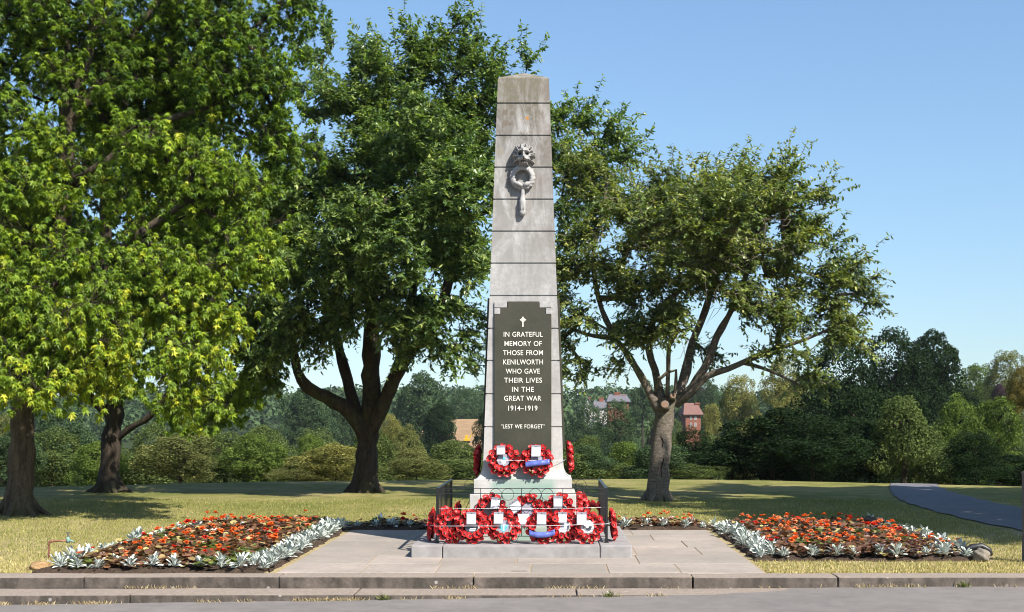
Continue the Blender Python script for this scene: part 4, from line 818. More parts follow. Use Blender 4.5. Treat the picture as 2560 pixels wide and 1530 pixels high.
for q, (px, tp, Y, k_) in enumerate(((60, 1040, 75, 'oak'), (200, 1060, 70, 'teal'), (350, 1080, 66, 'oak'), (520, 1075, 68, 'oak'), (640, 1070, 72, 'teal'), (760, 1060, 78, 'oak'), (880, 1070, 70, 'olive'), (1000, 1075, 68, 'oak'), (1110, 1085, 64, 'oak'), (1400, 1080, 66, 'oak'), (1520, 1085, 66, 'teal'), (1640, 1080, 70, 'oak'),
        (1720, 1075, 66, 'oak'), (1810, 1040, 70, 'lime'), (1900, 1060, 62, 'oak'), (1985, 1030, 58, 'dark'), (2080, 1060, 56, 'dark'), (2190, 1050, 58, 'dark'), (2300, 1040, 60, 'oak'), (2400, 1050, 58, 'fresh'), (2480, 1050, 56, 'oak'))):
    bgtree((px - 85) * S, (px + 85) * S, tp * S, Y, k_, 'low rounded tree filling the valley just behind the bushes of the lawn edge', group='low trees filling the valley behind the bushes')
R = random.Random(21)
hx = [-620, -440, -260, 20, 130, 240, 330, 450, 560, 650, 740, 840, 930, 1040, 1130, 1400, 1470, 1560, 1650, 1740, 1830, 1930, 2030, 2110, 2260, 2350, 2440, 2560, 2740, 2920]
kinds = ['oak', 'teal', 'oak', 'teal', 'oak', 'fresh', 'oak', 'olive', 'oak', 'fresh', 'olive', 'lime', 'oak', 'olive', 'oak']
for q, px in enumerate(hx):
    k_ = 'dark' if 1780 < px < 2230 or px > 2420 else 'oak' if px > 2230 else kinds[q % 15]; w_ = R.uniform(75, 150)
    big_ = 1880 < px < 2330; w_ = w_ * 1.25 if big_ else w_; bgtree(px - w_, px + w_, (R.uniform(960, 1050) if big_ else R.uniform(1052, 1128)) * S, R.uniform(38.5, 44.5), k_, 'leafy bush in the continuous green belt along the far edge of the lawn', 'bush', 'bush', 'bushes along the far edge of the lawn')
# far wood on the other side of the valley: one mass of billows
rg = np.random.default_rng(31); n = 900; cx_ = rg.uniform(-330, 330, n); cy_ = rg.uniform(270, 470, n)
ok = ~((cx_ > -28) & (cx_ < -12) & (cy_ < 330)); cx_, cy_ = cx_[ok], cy_[ok]; n = len(cx_)
r_ = rg.uniform(3.0, 6.0, n); cz_ = ground_z(cx_, cy_) + r_ * .55; m = 260; d = unit(rg.normal(size=(n, m, 3)) + [0, -.25, .35])
P = np.stack([cx_, cy_, cz_], -1)[:, None] + d * r_[:, None, None] * (.75 + .3 * rg.random((n, m, 1))); P = P.reshape(-1, 3); d = d.reshape(-1, 3)
N = unit(d + rg.normal(size=d.shape) * .5); D = unit(np.cross(N, rg.normal(size=d.shape))); V, Fs, tn = leaves(P, D, N, rg.uniform(.7, 1.5, len(P)), QT, QF, np.repeat(rg.random(n), m))
tag(link('far_wood', mesh_np('far_wood', V, Fs, [BG['teal']], False, None, tn)), 'far wooded hillside across the valley', 'wood', kind='stuff')

# stubble field in the gap left of the obelisk, with a small yellow machine
Yf = 205.0; x0, x1 = wx(1110, Yf), wx(1225, Yf); V = []
for y in np.linspace(Yf - 14, Yf + 22, 12):
    for x in np.linspace(x0 - 4, x1 + 3, 6): V.append((x, y, wz(1122, Yf - 14) + (y - Yf + 14) * .115 + .15 * math.sin(y)))
i = np.arange(11)[:, None] * 6 + np.arange(5)[None]
tag(link('field', mesh_np('field', V, np.stack([i, i + 1, i + 7, i + 6], -1).reshape(-1, 4), [M['field']], True)), kind='structure')
o = thing('digger', 'tiny yellow machine standing on the brown field left of the obelisk', 'digger', tuple(W(1167, 1107, 192)))
o.scale = (.5,) * 3; MB().box(-.9, .9, -.6, .6, .5, 1.3).box(-.5, .4, -.5, .5, 1.3, 2.3).build('body', M['machine'], o, bevel=.08); MB().tube([(.8, 0, 1.2), (1.6, 0, 3.0), (2.3, 0, 2.0)], [.16, .14, .1], 6).build('arm', M['machine'], o); MB().box(-1, 1, -.75, -.61, 0, .5).box(-1, 1, .61, .75, 0, .5).build('track', M['iron'], o)

# houses among the far trees
def house(label, px0, px1, pe, pr, pb, Y, wall, roof, dep, ridge='x', wins=(), chim=(), cat='house', name='brick_house'):
    x0, x1 = wx(px0, Y), wx(px1, Y); zb, ze, zr = wz(pb, Y), wz(pe, Y), wz(pr, Y); o = thing(name, label, cat, ((x0 + x1) / 2, Y, zb)); w2 = (x1 - x0) / 2; h, rr = ze - zb, zr - zb
    mb = MB(); mb.box(-w2, w2, 0, dep, -3, h)
    if ridge == 'y': mb.add([(-w2, 0.002, h), (w2, 0.002, h), (0, 0.002, rr), (-w2, dep, h), (w2, dep, h), (0, dep, rr)], [(0, 1, 2), (3, 5, 4), (0, 2, 5, 3), (1, 4, 5, 2)])
    mb.build('wall', wall, o); mb = MB(); e = .35; t = .18
    if ridge == 'y':
        for s in (-1, 1): mb.add([(s * (w2 + e), -e, h - e * (rr - h) / w2), (0, -e, rr), (0, dep + e, rr), (s * (w2 + e), dep + e, h - e * (rr - h) / w2)] + [(s * (w2 + e), -e, h - e * (rr - h) / w2 + t), (0, -e, rr + t), (0, dep + e, rr + t), (s * (w2 + e), dep + e, h - e * (rr - h) / w2 + t)], [(0, 1, 2, 3), (7, 6, 5, 4), (0, 4, 5, 1), (1, 5, 6, 2), (2, 6, 7, 3), (3, 7, 4, 0)])
    else:
        for (ya, yb) in ((-e, dep / 2), (dep + e, dep / 2)): mb.add([(-w2 - e, ya, h - .1), (w2 + e, ya, h - .1), (w2 - w2 * .15, yb, rr), (-w2 + w2 * .15, yb, rr), (-w2 - e, ya, h - .1 + t), (w2 + e, ya, h - .1 + t), (w2 - w2 * .15, yb, rr + t), (-w2 + w2 * .15, yb, rr + t)], [(0, 1, 2, 3), (7, 6, 5, 4), (0, 4, 5, 1), (1, 5, 6, 2), (2, 6, 7, 3), (3, 7, 4, 0)])
        mb.add([(-w2 - e, -e, h), (-w2 - e, dep + e, h), (-w2 * .85, dep / 2, rr + .05), (w2 + e, -e, h), (w2 + e, dep + e, h), (w2 * .85, dep / 2, rr + .05)], [(0, 1, 2), (3, 5, 4)])
    rf = mb.build('roof', roof, o)
    for (cx, top, cw) in chim: 
        X = wx(cx, Y) - (x0 + x1) / 2; zt_ = wz(top, Y) - zb; MB().box(X - cw, X + cw, dep * .4, dep * .4 + cw * 1.6, h * .8, zt_).box(X - cw * 1.15, X + cw * 1.15, dep * .4 - .1, dep * .4 + cw * 1.6 + .1, zt_ - .25, zt_ - .05).build('chimney', M['brick'], rf)
    for (a, b_, c, d_) in wins:
        X0, X1, Z0, Z1 = wx(a, Y) - (x0 + x1) / 2, wx(b_, Y) - (x0 + x1) / 2, wz(d_, Y) - zb, wz(c, Y) - zb; f = (X1 - X0) * .12
        mb = MB(); mb.box(X0, X1, -.06, -.004, Z0, Z0 + f).box(X0, X1, -.06, -.004, Z1 - f, Z1).box(X0, X0 + f, -.06, -.004, Z0 + f, Z1 - f).box(X1 - f, X1, -.06, -.004, Z0 + f, Z1 - f).box((X0 + X1) / 2 - f / 2, (X0 + X1) / 2 + f / 2, -.06, -.004, Z0 + f, Z1 - f); wn = mb.build('window', M['frame'], o)
        MB().box(X0 + f, X1 - f, -.03, -.004, Z0 + f, Z1 - f).build('pane', M['glass'], wn)
    return o
house('red brick house with slate roof and tall chimney between the obelisk and right cherry', 1521, 1572, 1004, 987, 1050, 255, M['brick'], M['slate'], 7, 'x', ((1526, 1535, 1008, 1013), (1526, 1535, 1018, 1023), (1545, 1553, 1008, 1013)), ((1545, 980, .55), (1562, 986, .4)))
house('white gabled house just left of a grey roof, right of the obelisk', 1462, 1482, 1015, 996, 1045, 260, M['render'], M['slate'], 6, 'y', ((1470, 1475, 1016, 1021),), ((1474, 992, .3),), name='rendered_house')
house('house with long dark slate roof between the white gable and the brick house', 1484, 1518, 1020, 1003, 1045, 266, M['render'], M['slate'], 7, 'x', ((1496, 1504, 1023, 1028),), ((1505, 993, .45),), name='slate_house')
house('brick house with red tiled roof and white windows right of the cracked cherry trunk', 1714, 1752, 1036, 1010, 1090, 190, M['brick'], M['tile'], 7, 'x', ((1725, 1730, 1041, 1050), (1736, 1741, 1041, 1050), (1725, 1730, 1057, 1066), (1736, 1741, 1057, 1066)), ((1749, 1006, .32),))

# ---------------------------------------------------------------- poppy wreaths
tp_ = NT('poppy_paper'); rnd = tp_.n('ObjectInfo').outputs['Random']
tp_.col(tp_.mix(rnd, (0.56, 0.018, 0.022), (0.72, 0.052, 0.048))); pm = tp_.fin(0.42, 0.45)
tr_ = tp_.n('BsdfTranslucent'); tr_.inputs[0].default_value = (0.8, 0.05, 0.04, 1); ms_ = tp_.n('MixShader'); ms_.inputs[0].default_value = .22
tp_.t.links.new(tp_.p.outputs[0], ms_.inputs[1]); tp_.t.links.new(tr_.outputs[0], ms_.inputs[2]); tp_.t.links.new(ms_.outputs[0], tp_.out.inputs[0])
M['poppy'] = pm; M['black'] = simple('black_felt', (0.012, 0.012, 0.012), .6, .4); M['wleaf'] = simple('wreath_leaf', (0.17, 0.18, 0.06), .6, .2, 0, .4, 60); M['wback'] = simple('wreath_base', (0.16, 0.012, 0.014), .8, .1)
M['card'] = simple('white_card', (0.82, 0.80, 0.79), .45, .4, 0, .03); M['clip'] = simple('grey_clip', (0.26, 0.26, 0.285), .25, .6); M['ribbon'] = simple('blue_ribbon', (0.12, 0.16, 0.48), .3, .5, 0, .25, 14)
M['slateplate'] = simple('dark_badge', (0.05, 0.05, 0.06), .25, .6); M['cyan'] = simple('cyan_badge', (0.10, 0.48, 0.58), .35, .5, 0, .35, 25); M['pale'] = simple('pale_badge', (0.55, 0.62, 0.72), .3, .5, 0, .2, 25); M['greyplate'] = simple('grey_badge', (0.34, 0.31, 0.36), .3, .5)
def poppy_mesh(seed):
    rg = np.random.default_rng(seed); V, Fc, mi = [], [], []
    for layer in range(2):
        a0 = layer * 1.57 + rg.uniform(-.2, .2)
        for s in range(2):
            b = len(V); n, m = 7, 3
            for j in range(m + 1):
                for q in range(n):
                    a = a0 + s * math.pi + (q / (n - 1) - .5) * 2.25; r = .040 * (j / m) ** .8 * (1 + .10 * math.cos((q / (n - 1) - .5) * 2.6) + .06 * rg.normal() * (j == m))
                    z = .024 * (j / m) ** 2.0 + .004 * layer + .006 * math.sin(q * 2.3 + s) * (j == m); V.append((r * math.cos(a), -z - .004, r * math.sin(a)))
            for j in range(m):
                for q in range(n - 1): Fc.append((b + j * n + q, b + j * n + q + 1, b + (j + 1) * n + q + 1, b + (j + 1) * n + q)); mi.append(0)
    b = len(V); k = 10
    for (r, y) in ((.0135, -.006), (.0135, -.013), (.009, -.017)):
        for q in range(k): V.append((r * math.cos(q * 6.283 / k), y, r * math.sin(q * 6.283 / k)))
    for j in range(2): Fc += [(b + j * k + q, b + j * k + (q + 1) % k, b + (j + 1) * k + (q + 1) % k, b + (j + 1) * k + q) for q in range(k)]
    Fc.append(tuple(b + 2 * k + q for q in range(k))); mi += [1] * (2 * k + 1)
    me = bpy.data.meshes.new('poppy'); me.from_pydata(V, [], Fc); me.materials.append(M['poppy']); me.materials.append(M['black']); me.polygons.foreach_set('material_index', mi); me.polygons.foreach_set('use_smooth', [True] * len(mi)); me.update(); return me
POP = [poppy_mesh(k) for k in range(5)]
mb = MB(); mb.torus(.154, .040, 36, 8); base_me = mb.build('wreath_base', M['wback'], smooth=True).data; bpy.data.objects.remove(bpy.data.objects['wreath_base'])
NW = 0
def wreath(label, loc, face=0.0, tilt=10, card=None, plate=None, ribbon=None, back=None, roll=0.0):
    """ring faces -Y; face turns it about Z, tilt leans the top away from the viewer"""
    global NW; R = random.Random(100 + NW); NW += 1
    o = thing('poppy_wreath', label, 'wreath', loc, (math.radians(-tilt), math.radians(roll), math.radians(face)), 'red poppy wreaths laid at the memorial')
    o.rotation_mode = 'XYZ'; b = link('wreath_base', base_me, o); b.scale = (1, .55, 1)
    for (n, r, y, out) in ((13, .180, -.006, 34), (10, .138, -.026, -4)):
        for k in range(n):
            a = 2 * math.pi * (k + R.uniform(-.2, .2) + (n == 10) * .3) / n; rr = r + R.uniform(-.010, .010)
            p = link('poppy', POP[R.randrange(5)], o, (rr * math.sin(a), y + R.uniform(-.008, .006), rr * math.cos(a)))
            nrm = Vector((math.sin(a) * math.sin(math.radians(out)), -math.cos(math.radians(out)), math.cos(a) * math.sin(math.radians(out)))) + Vector((R.uniform(-.5, .5), 0, R.uniform(-.5, .5)))
            q = Vector((0, -1, 0)).rotation_difference(nrm.normalized()) @ Vector((0, 1, 0)).to_track_quat('Y', 'Z') if False else Vector((0, -1, 0)).rotation_difference(nrm.normalized())
            p.rotation_mode = 'QUATERNION'; p.rotation_quaternion = q @ Matrix.Rotation(R.uniform(0, 6.28), 4, 'Y').to_quaternion(); s = R.uniform(.98, 1.2); p.scale = (s, s, s)
    for k in range(R.randrange(1, 4)):                   # a few pale leaves tucked in at the bottom
        a = math.pi + R.uniform(-.7, .7); c = Vector((.165 * math.sin(a), -.055, .165 * math.cos(a))); u = Vector((R.uniform(-.5, .5), -.3, -.8)).normalized() * .05; v = Vector((1, 0, .4)) * .012
        MB().add([c, c + u * .5 + v, c + u, c + u * .5 - v], [(0, 1, 2, 3)]).build('leaf', M['wleaf'], o)
    o.scale = (.93, .93, .93)
    if card:
        cx, cz, ro, w, h = card; MT = Matrix.Translation((cx, -.082, cz)) @ Matrix.Rotation(math.radians(ro), 4, 'Y') @ Matrix.Rotation(math.radians(-4), 4, 'X')
        hd = MB().box(-w / 2, w / 2, -.003, .003, -h / 2, h / 2, M=MT).build('card_holder', M['clip'], o); hd['label'] = 'grey plastic card holder clipped to the wreath'
        MB().box(-w / 2 + .006, w / 2 - .006, -.0065, -.0035, -h / 2 + .012, h / 2 - .034, M=MT).build('card', M['card'], hd)
        MB().tube([MT @ Vector((0, -.010, h / 2 - .017)), MT @ Vector((0, .02, h / 2 - .017))], .005, 8).build('stud', M['black'], hd)
    if plate:
        mk, kind = plate; mb = MB(); K = 28; mb.add([(0.088 * math.cos(k * 6.283 / K), y, .088 * math.sin(k * 6.283 / K)) for y in (-.034, -.026) for k in range(K)], [tuple(range(K)), tuple(range(K, 2 * K))[::-1]] + [(k, (k + 1) % K, K + (k + 1) % K, K + k) for k in range(K)])
        pl_ = mb.build('badge', M[mk], o); ink = M['card']
        if kind == 'bars':
            mb = MB()
            for q, (x0, x1, z) in enumerate(((-.02, .062, .02 - .05), (-.03, .058, -.045), (-.025, .05, -.058))): mb.box(x0, x1, -.0375, -.0345, z - .0045, z + .0045, q % 2)
            mb.build('badge_print', [ink, M['pale']], pl_)
        if kind == 'wheel':
            mb = MB()
            for k in range(22):
                a = math.pi * (-.02 + 1.04 * k / 21) + math.pi; c, s = math.cos(a), math.sin(a); t = Vector((-s, 0, c)) * .0017; p0, p1 = Vector((c * .022, -.0365, s * .022 - .0)), Vector((c * .062, -.0365, s * .062)); t2 = t * 1.7
                mb.add([p0 - t, p0 + t, p1 + t2, p1 - t2], [(0, 1, 2, 3)])
            mb.build('badge_print', M['slateplate'], pl_)
        if kind == 'crest':
            mb = MB(); mb.add([(-.035, -.0365, .0), (.035, -.0365, .0), (.03, -.0365, -.045), (0, -.0365, -.066), (-.03, -.0365, -.045)], [(0, 1, 2, 3, 4)], 0); mb.box(-.012, .022, -.039, -.0345, .005, .04, 1); mb.build('badge_print', [ink, M['cyan']], pl_)
        if kind == 'tri':
            mb = MB(); mb.add([(-.07, -.0365, .02), (.07, -.0365, .02), (.03, -.0365, -.05), (0, -.0365, -.08), (-.03, -.0365, -.05)], [(0, 1, 2, 3, 4)], 0); mb.add([(-.012, -.0385, .035), (.012, -.0385, .035), (.012, -.0385, -.06), (-.012, -.0385, -.06)], [(0, 1, 2, 3)], 1); mb.build('badge_print', [M['cyan'], M['pale']], pl_)
    if ribbon:
        x0, z0, x1, z1, dz, w = ribbon; V = []; n = 14
        for k in range(n + 1):
            f = k / n; x = x0 + (x1 - x0) * f; z = z0 + (z1 - z0) * f - dz * 4 * f * (1 - f); y = -.078 - .012 * math.sin(f * math.pi) + .004 * math.sin(f * 17); V += [(x, y, z - w / 2), (x, y - .006 + .004 * math.sin(f * 11), z), (x, y, z + w / 2)]
        f_ = []
        for k in range(n): f_ += [(3 * k, 3 * k + 1, 3 * k + 4, 3 * k + 3), (3 * k + 1, 3 * k + 2, 3 * k + 5, 3 * k + 4)]
        me = bpy.data.meshes.new('ribbon'); me.from_pydata(V, [], f_); me.materials.append(M['ribbon']); me.polygons.foreach_set('use_smooth', [True] * len(f_)); ob = link('ribbon', me, o); sm = ob.modifiers.new('thick', 'SOLIDIFY'); sm.thickness = .002
    if back:
        MB().lathe([(.19, 0), (.20, .006), (.19, .012)], 30, M=Matrix.Translation((0, .03, 0)) @ Matrix.Rotation(math.radians(90), 4, 'X')).build('backing_disc', M[back], o, smooth=True)
    return o
C1 = (0, .105, 0, .118, .160)
zr = lambda py, Y: wz(py, Y)
Yu = 16.765
wreath('upper left wreath on the obelisk, with pale grey badge inside its ring', (wx(1259, Yu), Yu, zr(1151, Yu)), 0, 13, (-.035, .125, -1, .118, .135), ('greyplate', 'crest'))
wreath('upper right wreath on the obelisk, crossed by a blue ribbon', (wx(1342, Yu), Yu, zr(1151, Yu)), 0, 13, (-.01, .115, 1, .130, .165), ('greyplate', ''), (-.155, -.075, .175, -.035, .0, .075))
wreath('dark wreath hanging on the shaded left side of the obelisk', (XC - .585, 17.22, zr(1150, 17.2)), -90, 4)
wreath('wreath hanging on the sunny right side of the obelisk', (XC + .585, 17.22, zr(1142, 17.2)), 90, 4)
wreath('back row wreath with slightly tilted card, above the dark badge wreath', (wx(1228, 16.62), 16.635, .535), 0, 7, (.055, .095, 3, .125, .150), roll=3)
wreath('back row centre wreath with two large white cards', (wx(1319, 16.62), 16.635, .535), 0, 7, (-.165, .045, -32, .15, .16), ('greyplate', ''))
wreath('back row wreath at the right of the pedestal front', (wx(1397, 16.62), 16.635, .535), 0, 7, (-.012, .105, 0, .125, .155))
Yw = 16.215
wreath('front row wreath at the far left without a card, half hidden by its neighbour', (wx(1129, Yw + .02), Yw + .045, .362), 8, 9)
wreath('front row wreath with black badge and blue lines in its ring', (wx(1179, Yw), Yw - .01, .360), 0, 9, (0, .105, 0, .127, .165), ('slateplate', 'bars'))
wreath('front row wreath with turquoise pointed badge', (wx(1259, Yw), Yw + .015, .360), 0, 9, (-.065, .105, 1, .127, .165), ('greyplate', 'tri'))
wreath('front row wreath with blue ribbon sagging across its ring', (wx(1356, Yw), Yw - .01, .358), 0, 9, (-.01, .105, 1, .127, .165), None, (-.175, -.085, .165, -.075, .035, .075))
wreath('front row wreath squeezed behind the ribbon wreath and the white wheel badge wreath', (wx(1407, Yw + .06), Yw + .075, .362), 0, 8, (-.005, .105, 1, .118, .150), ('pale', 'bars'))
wreath('front row wreath at the right end with white wheel badge', (wx(1468, Yw), Yw, .360), 0, 9, (-.075, .100, 0, .132, .170), ('card', 'wheel'))
wreath('dark red wreath leaning outside the left railing', (-1.475, 16.62, .350), -90, 6)
wreath('wreath leaning outside the right railing in full sun', (.778, 16.60, .355), 90, 6, back=None)
wreath('wreath leaning inside the left railing behind the front row', (-1.335, 16.95, .36), 62, 8)
wreath('shaded wreath leaning on the left side of the pedestal', (XC - .86, 17.2, .40), -90, 10)
wreath('wreath with pale backing disc leaning on the right side of the pedestal', (XC + .745, 16.98, .545), 68, 8, back='greyplate')
wreath('dark wreath turned away behind the right railing posts', (.60, 18.35, .35), 150, 8)
# second loose card of the centre wreath, and small blue ribbon ends
c = thing('memorial_card', 'white card standing between the front row wreaths below the tilted card', 'card', (wx(1309, 16.34), 16.345, .440), (math.radians(-10), 0, 0))
MB().box(-.075, .075, -.003, .003, -.07, .07).build('card_holder', M['clip'], c); MB().box(-.068, .068, -.0065, -.0035, -.062, .062).build('card', M['card'], c)
# ---------------------------------------------------------------- flower beds
def bed(name, pts, h):
    """mounded soil with a ragged edge"""
    P = np.array(pts, float); rg = np.random.default_rng(len(name)); out = []
    for i in range(len(P)):
        a, b = P[i], P[(i + 1) % len(P)]; m = max(2, int(np.linalg.norm(b - a) / .12))
        for k in range(m): out.append(a + (b - a) * k / m)
    E = np.array(out); E = E + rg.normal(size=E.shape) * .018; c = E.mean(0); rings = [(1.0, -.03), (.985, .008), (.95, .02), (.85, .02 + h * .45), (.6, .03 + h * .9), (.3, .03 + h), (0.02, .03 + h)]; V, Fc, n = [], [], len(E)
    for s, z in rings:
        if s > .8: q = c + (E - c) * s
        else: q = c + (E - c) * s
        V += [(x, y, z + .02 * rg.normal() * (s < .99)) for x, y in q]
    for r in range(len(rings) - 1):
        for k in range(n): Fc.append((r * n + k, r * n + (k + 1) % n, (r + 1) * n + (k + 1) % n, (r + 1) * n + k))
    return tag(link(name, mesh_np(name, V, np.array(Fc), [M['soil']], True)), kind='structure')
BEDL = [(-5.72, 14.47), (-3.10, 14.47), (-3.08, 20.75), (-5.35, 20.75), (-5.72, 18.6)]
BEDR = [(2.46, 15.66), (5.28, 15.72), (5.42, 18.5), (5.15, 20.75), (2.46, 20.75)]
BEDS = [(-3.07, 19.97), (2.45, 19.97), (2.45, 20.75), (-3.07, 20.75)]
bed('flower_bed', BEDL, .035); bed('flower_bed', BEDR, .035); bed('flower_bed', BEDS, .02)
def bedz(x, y): return .03 + .03 * max(0, 1 - ((min(abs(x + 4.35), abs(x - 3.87)) / 1.5) ** 2))
silver = leafmat('silver_leaf', (.28, .33, .29), (.52, .56, .51), (.68, .70, .67), .12, (1, 1.05, .9), .8, .1, .16)
bronze_leaf = leafmat('begonia_leaf', (.050, .024, .014), (.19, .095, .05), (.36, .34, .12), .18, (1.5, 1.0, .4), .30, .55, .55)
flw = {k: leafmat('begonia_' + k, a, b, c_, .3, (1.2, .9, .6), .5, .3, .2) for k, a, b, c_ in (('orange', (.62, .075, .012), (.85, .19, .03), (.90, .34, .08)), ('scarlet', (.50, .015, .01), (.70, .035, .015), (.75, .07, .03)), ('peach', (.75, .20, .07), (.85, .34, .14), (.85, .45, .22)))}
M['flowerleaf'] = leafmat('begonia_green_leaf', (.05, .07, .015), (.12, .15, .03), (.22, .24, .06), .2, (1.4, 1.4, .5), .35, .5, .35)
SL_T = [(0, 0, 0), (.22, .035, .05), (.22, -.035, .05), (.5, .09, .07), (.5, -.09, .07), (.68, .135, .04), (.68, -.135, .04), (.88, .10, -.03), (.88, -.10, -.03), (1, 0, -.10)]
SL_F = [(0, 2, 1), (1, 2, 4, 3), (3, 4, 6, 5), (5, 6, 8, 7), (7, 8, 9)]
def silver_mesh(seed):
    rg = np.random.default_rng(seed); n = 46; a = rg.random(n) * 6.283; el = np.radians(rg.uniform(8, 80, n)); f = rg.random(n)
    D = np.stack([np.cos(a) * np.cos(el), np.sin(a) * np.cos(el), np.sin(el)], 1); P = np.stack([np.cos(a) * .015, np.sin(a) * .015, .02 + .09 * f * np.sin(el)], 1) + D * .02
    N = np.stack([-np.cos(a) * np.sin(el), -np.sin(a) * np.sin(el), np.cos(el)], 1) + rg.normal(size=(n, 3)) * .3
    V, Fs, t = leaves(P, D, N, rg.uniform(.10, .22, n), SL_T, SL_F, rg.random(n)); return mesh_np('leaf_rosette', V, Fs, [silver], True, None, t)
RL_T = [(0, 0, 0), (.15, .32, .06), (.15, -.32, .06), (.55, .46, .04), (.55, -.46, .04), (.88, .28, -.06), (.88, -.28, -.06), (1.02, 0, -.12), (.5, 0, -.05)]
RL_F = [(0, 8, 3, 1), (0, 2, 4, 8), (8, 7, 5, 3), (8, 4, 6, 7)]
def begonia_mesh(seed, mat):
    rg = np.random.default_rng(seed); n = 80; a = rg.random(n) * 6.283; r = .20 * rg.random(n) ** .6; z = .05 + .20 * rg.random(n) * (1 - (r / .25) ** 2)
    P = np.stack([np.cos(a) * r, np.sin(a) * r, z], 1); D = np.stack([np.cos(a + rg.normal(size=n) * .8), np.sin(a + rg.normal(size=n) * .8), rg.uniform(-.7, .5, n)], 1); N = np.stack([np.cos(a) * .5, np.sin(a) * .5, .9 + 0 * a], 1) + rg.normal(size=(n, 3)) * .45
    V, Fs, t = leaves(P, D, N, rg.uniform(.05, .10, n), RL_T, RL_F, rg.random(n)); return mesh_np('foliage', V, Fs, [mat], False, None, t)
def flower_mesh(seed, mat):
    rg = np.random.default_rng(seed); P, D, N, S_ = [], [], [], []
    for k, (m, el, s) in enumerate(((7, 8, .047), (6, 35, .040), (5, 62, .030), (3, 82, .020))):
        for q in range(m):
            a = 6.283 * q / m + k * .5 + rg.normal() * .15; e = math.radians(el + rg.normal() * 8); D.append((math.cos(a) * math.cos(e), math.sin(a) * math.cos(e), math.sin(e))); P.append((0, 0, .004 * k)); N.append((-math.cos(a) * math.sin(e), -math.sin(a) * math.sin(e), math.cos(e))); S_.append(s * rg.uniform(.85, 1.15))
    V, Fs, t = leaves(np.array(P), np.array(D), np.array(N), np.array(S_), RL_T, RL_F, rg.random(len(P))); return mesh_np('flower', V, Fs, [mat], True, None, t)
SIL = [silver_mesh(k) for k in range(6)]; BEG = [begonia_mesh(k, bronze_leaf) for k in range(6)] + [begonia_mesh(20 + k, M['flowerleaf']) for k in range(2)]
FLO = {k: [flower_mesh(7 + q, m_) for q in range(3)] for k, m_ in flw.items()}
R = random.Random(5)
def plant_silver(x, y, area, s=.74):
    o = link('silver_plant', SIL[R.randrange(6)], None, (x, y, bedz(x, y) - .025), (R.uniform(-.12, .12), R.uniform(-.12, .12), R.uniform(0, 6.28))); s *= R.uniform(.75, 1.3); o.scale = (s, s, s * R.uniform(.85, 1.2))
    tag(o, 'felted silver-grey leaf plant edging the flower bed ' + area, 'plant', 'silver edging plants ' + area)
def plant_begonia(x, y, area, dens):
    green = R.random() < .12; k = R.choices(['orange', 'scarlet', 'peach'], [5, 1.2, 4])[0]; nf = R.choices([0, 1, 2, 3, 4], dens)[0]
    what = ('bronze-leaved', 'green-leaved')[green]; lab = what + ' bedding begonia ' + (f'with {k} blooms' if nf else 'without open blooms') + ' in the bed ' + area
    o = thing('begonia_plant', lab, 'plant', (x, y, bedz(x, y) - .03), (0, 0, R.uniform(0, 6.28)), f'{what} {k if nf else "flowerless"} begonias {area}'); s = R.uniform(.85, 1.15); o.scale = (s, s, s * R.uniform(.45, .66))
    link('foliage', BEG[6 + R.randrange(2)] if green else BEG[R.randrange(6)], o)
    for q in range(nf):
        a = R.uniform(0, 6.28); r = .17 * R.random() ** .7; f = link('flower', FLO[k][R.randrange(3)], o, (r * math.cos(a), r * math.sin(a), R.uniform(.27, .35)), (R.uniform(-.7, .7), R.uniform(-.7, .7), R.uniform(0, 6.28))); z = R.uniform(.6, 1.05); f.scale = (z, z, z * 1.7)
def line(p, q, step, area, jit=.05, s=.54):
    p, q = Vector(p), Vector(q); n = max(1, int((q - p).length / step))
    for k in range(n + 1):
        c = p.lerp(q, (k + .0) / n) + Vector((R.uniform(-jit, jit), R.uniform(-jit, jit))); plant_silver(c.x, c.y, area, s)
L_, R__, B_ = 'left of the paving', 'right of the paving', 'behind the memorial'
line((-3.20, 14.60), (-3.18, 20.0), .22, L_); line((-3.34, 14.75), (-3.32, 20.0), .27, L_); line((-5.5, 14.60), (-3.40, 14.58), .24, L_); line((-5.58, 14.95), (-5.50, 18.4), .33, L_); line((-5.45, 18.6), (-5.1, 20.5), .45, L_); line((-5.35, 14.95), (-5.0, 15.1), .25, L_)
line((2.60, 15.85), (2.56, 20.0), .22, R__); line((2.74, 15.95), (2.70, 20.0), .27, R__); line((2.85, 15.75), (5.05, 15.80), .25, R__); line((5.12, 15.95), (5.22, 18.4), .30, R__); line((5.18, 18.6), (5.0, 20.5), .45, R__); line((4.75, 16.05), (4.9, 16.4), .2, R__)
line((-2.95, 20.10), (2.3, 20.10), .27, B_); line((-2.6, 20.62), (2.2, 20.62), 1.1, B_)
def fill(x0, x1, y0, y1, step, area, dens):
    y = y0; r = 0
    while y <= y1:
        x = x0 + (r % 2) * step / 2
        while x <= x1: plant_begonia(x + R.uniform(-.06, .06), y + R.uniform(-.06, .06), area, dens); x += step
        y += step * .92; r += 1
fill(-5.32, -3.46, 14.86, 20.5, .315, L_, [4, 4, 3, 1.5, .5]); fill(2.88, 5.0, 16.02, 20.5, .315, R__, [2, 4, 4, 2, 1]); fill(-2.8, 2.3, 20.28, 20.60, .27, B_, [3, 4, 3, 2, 1])

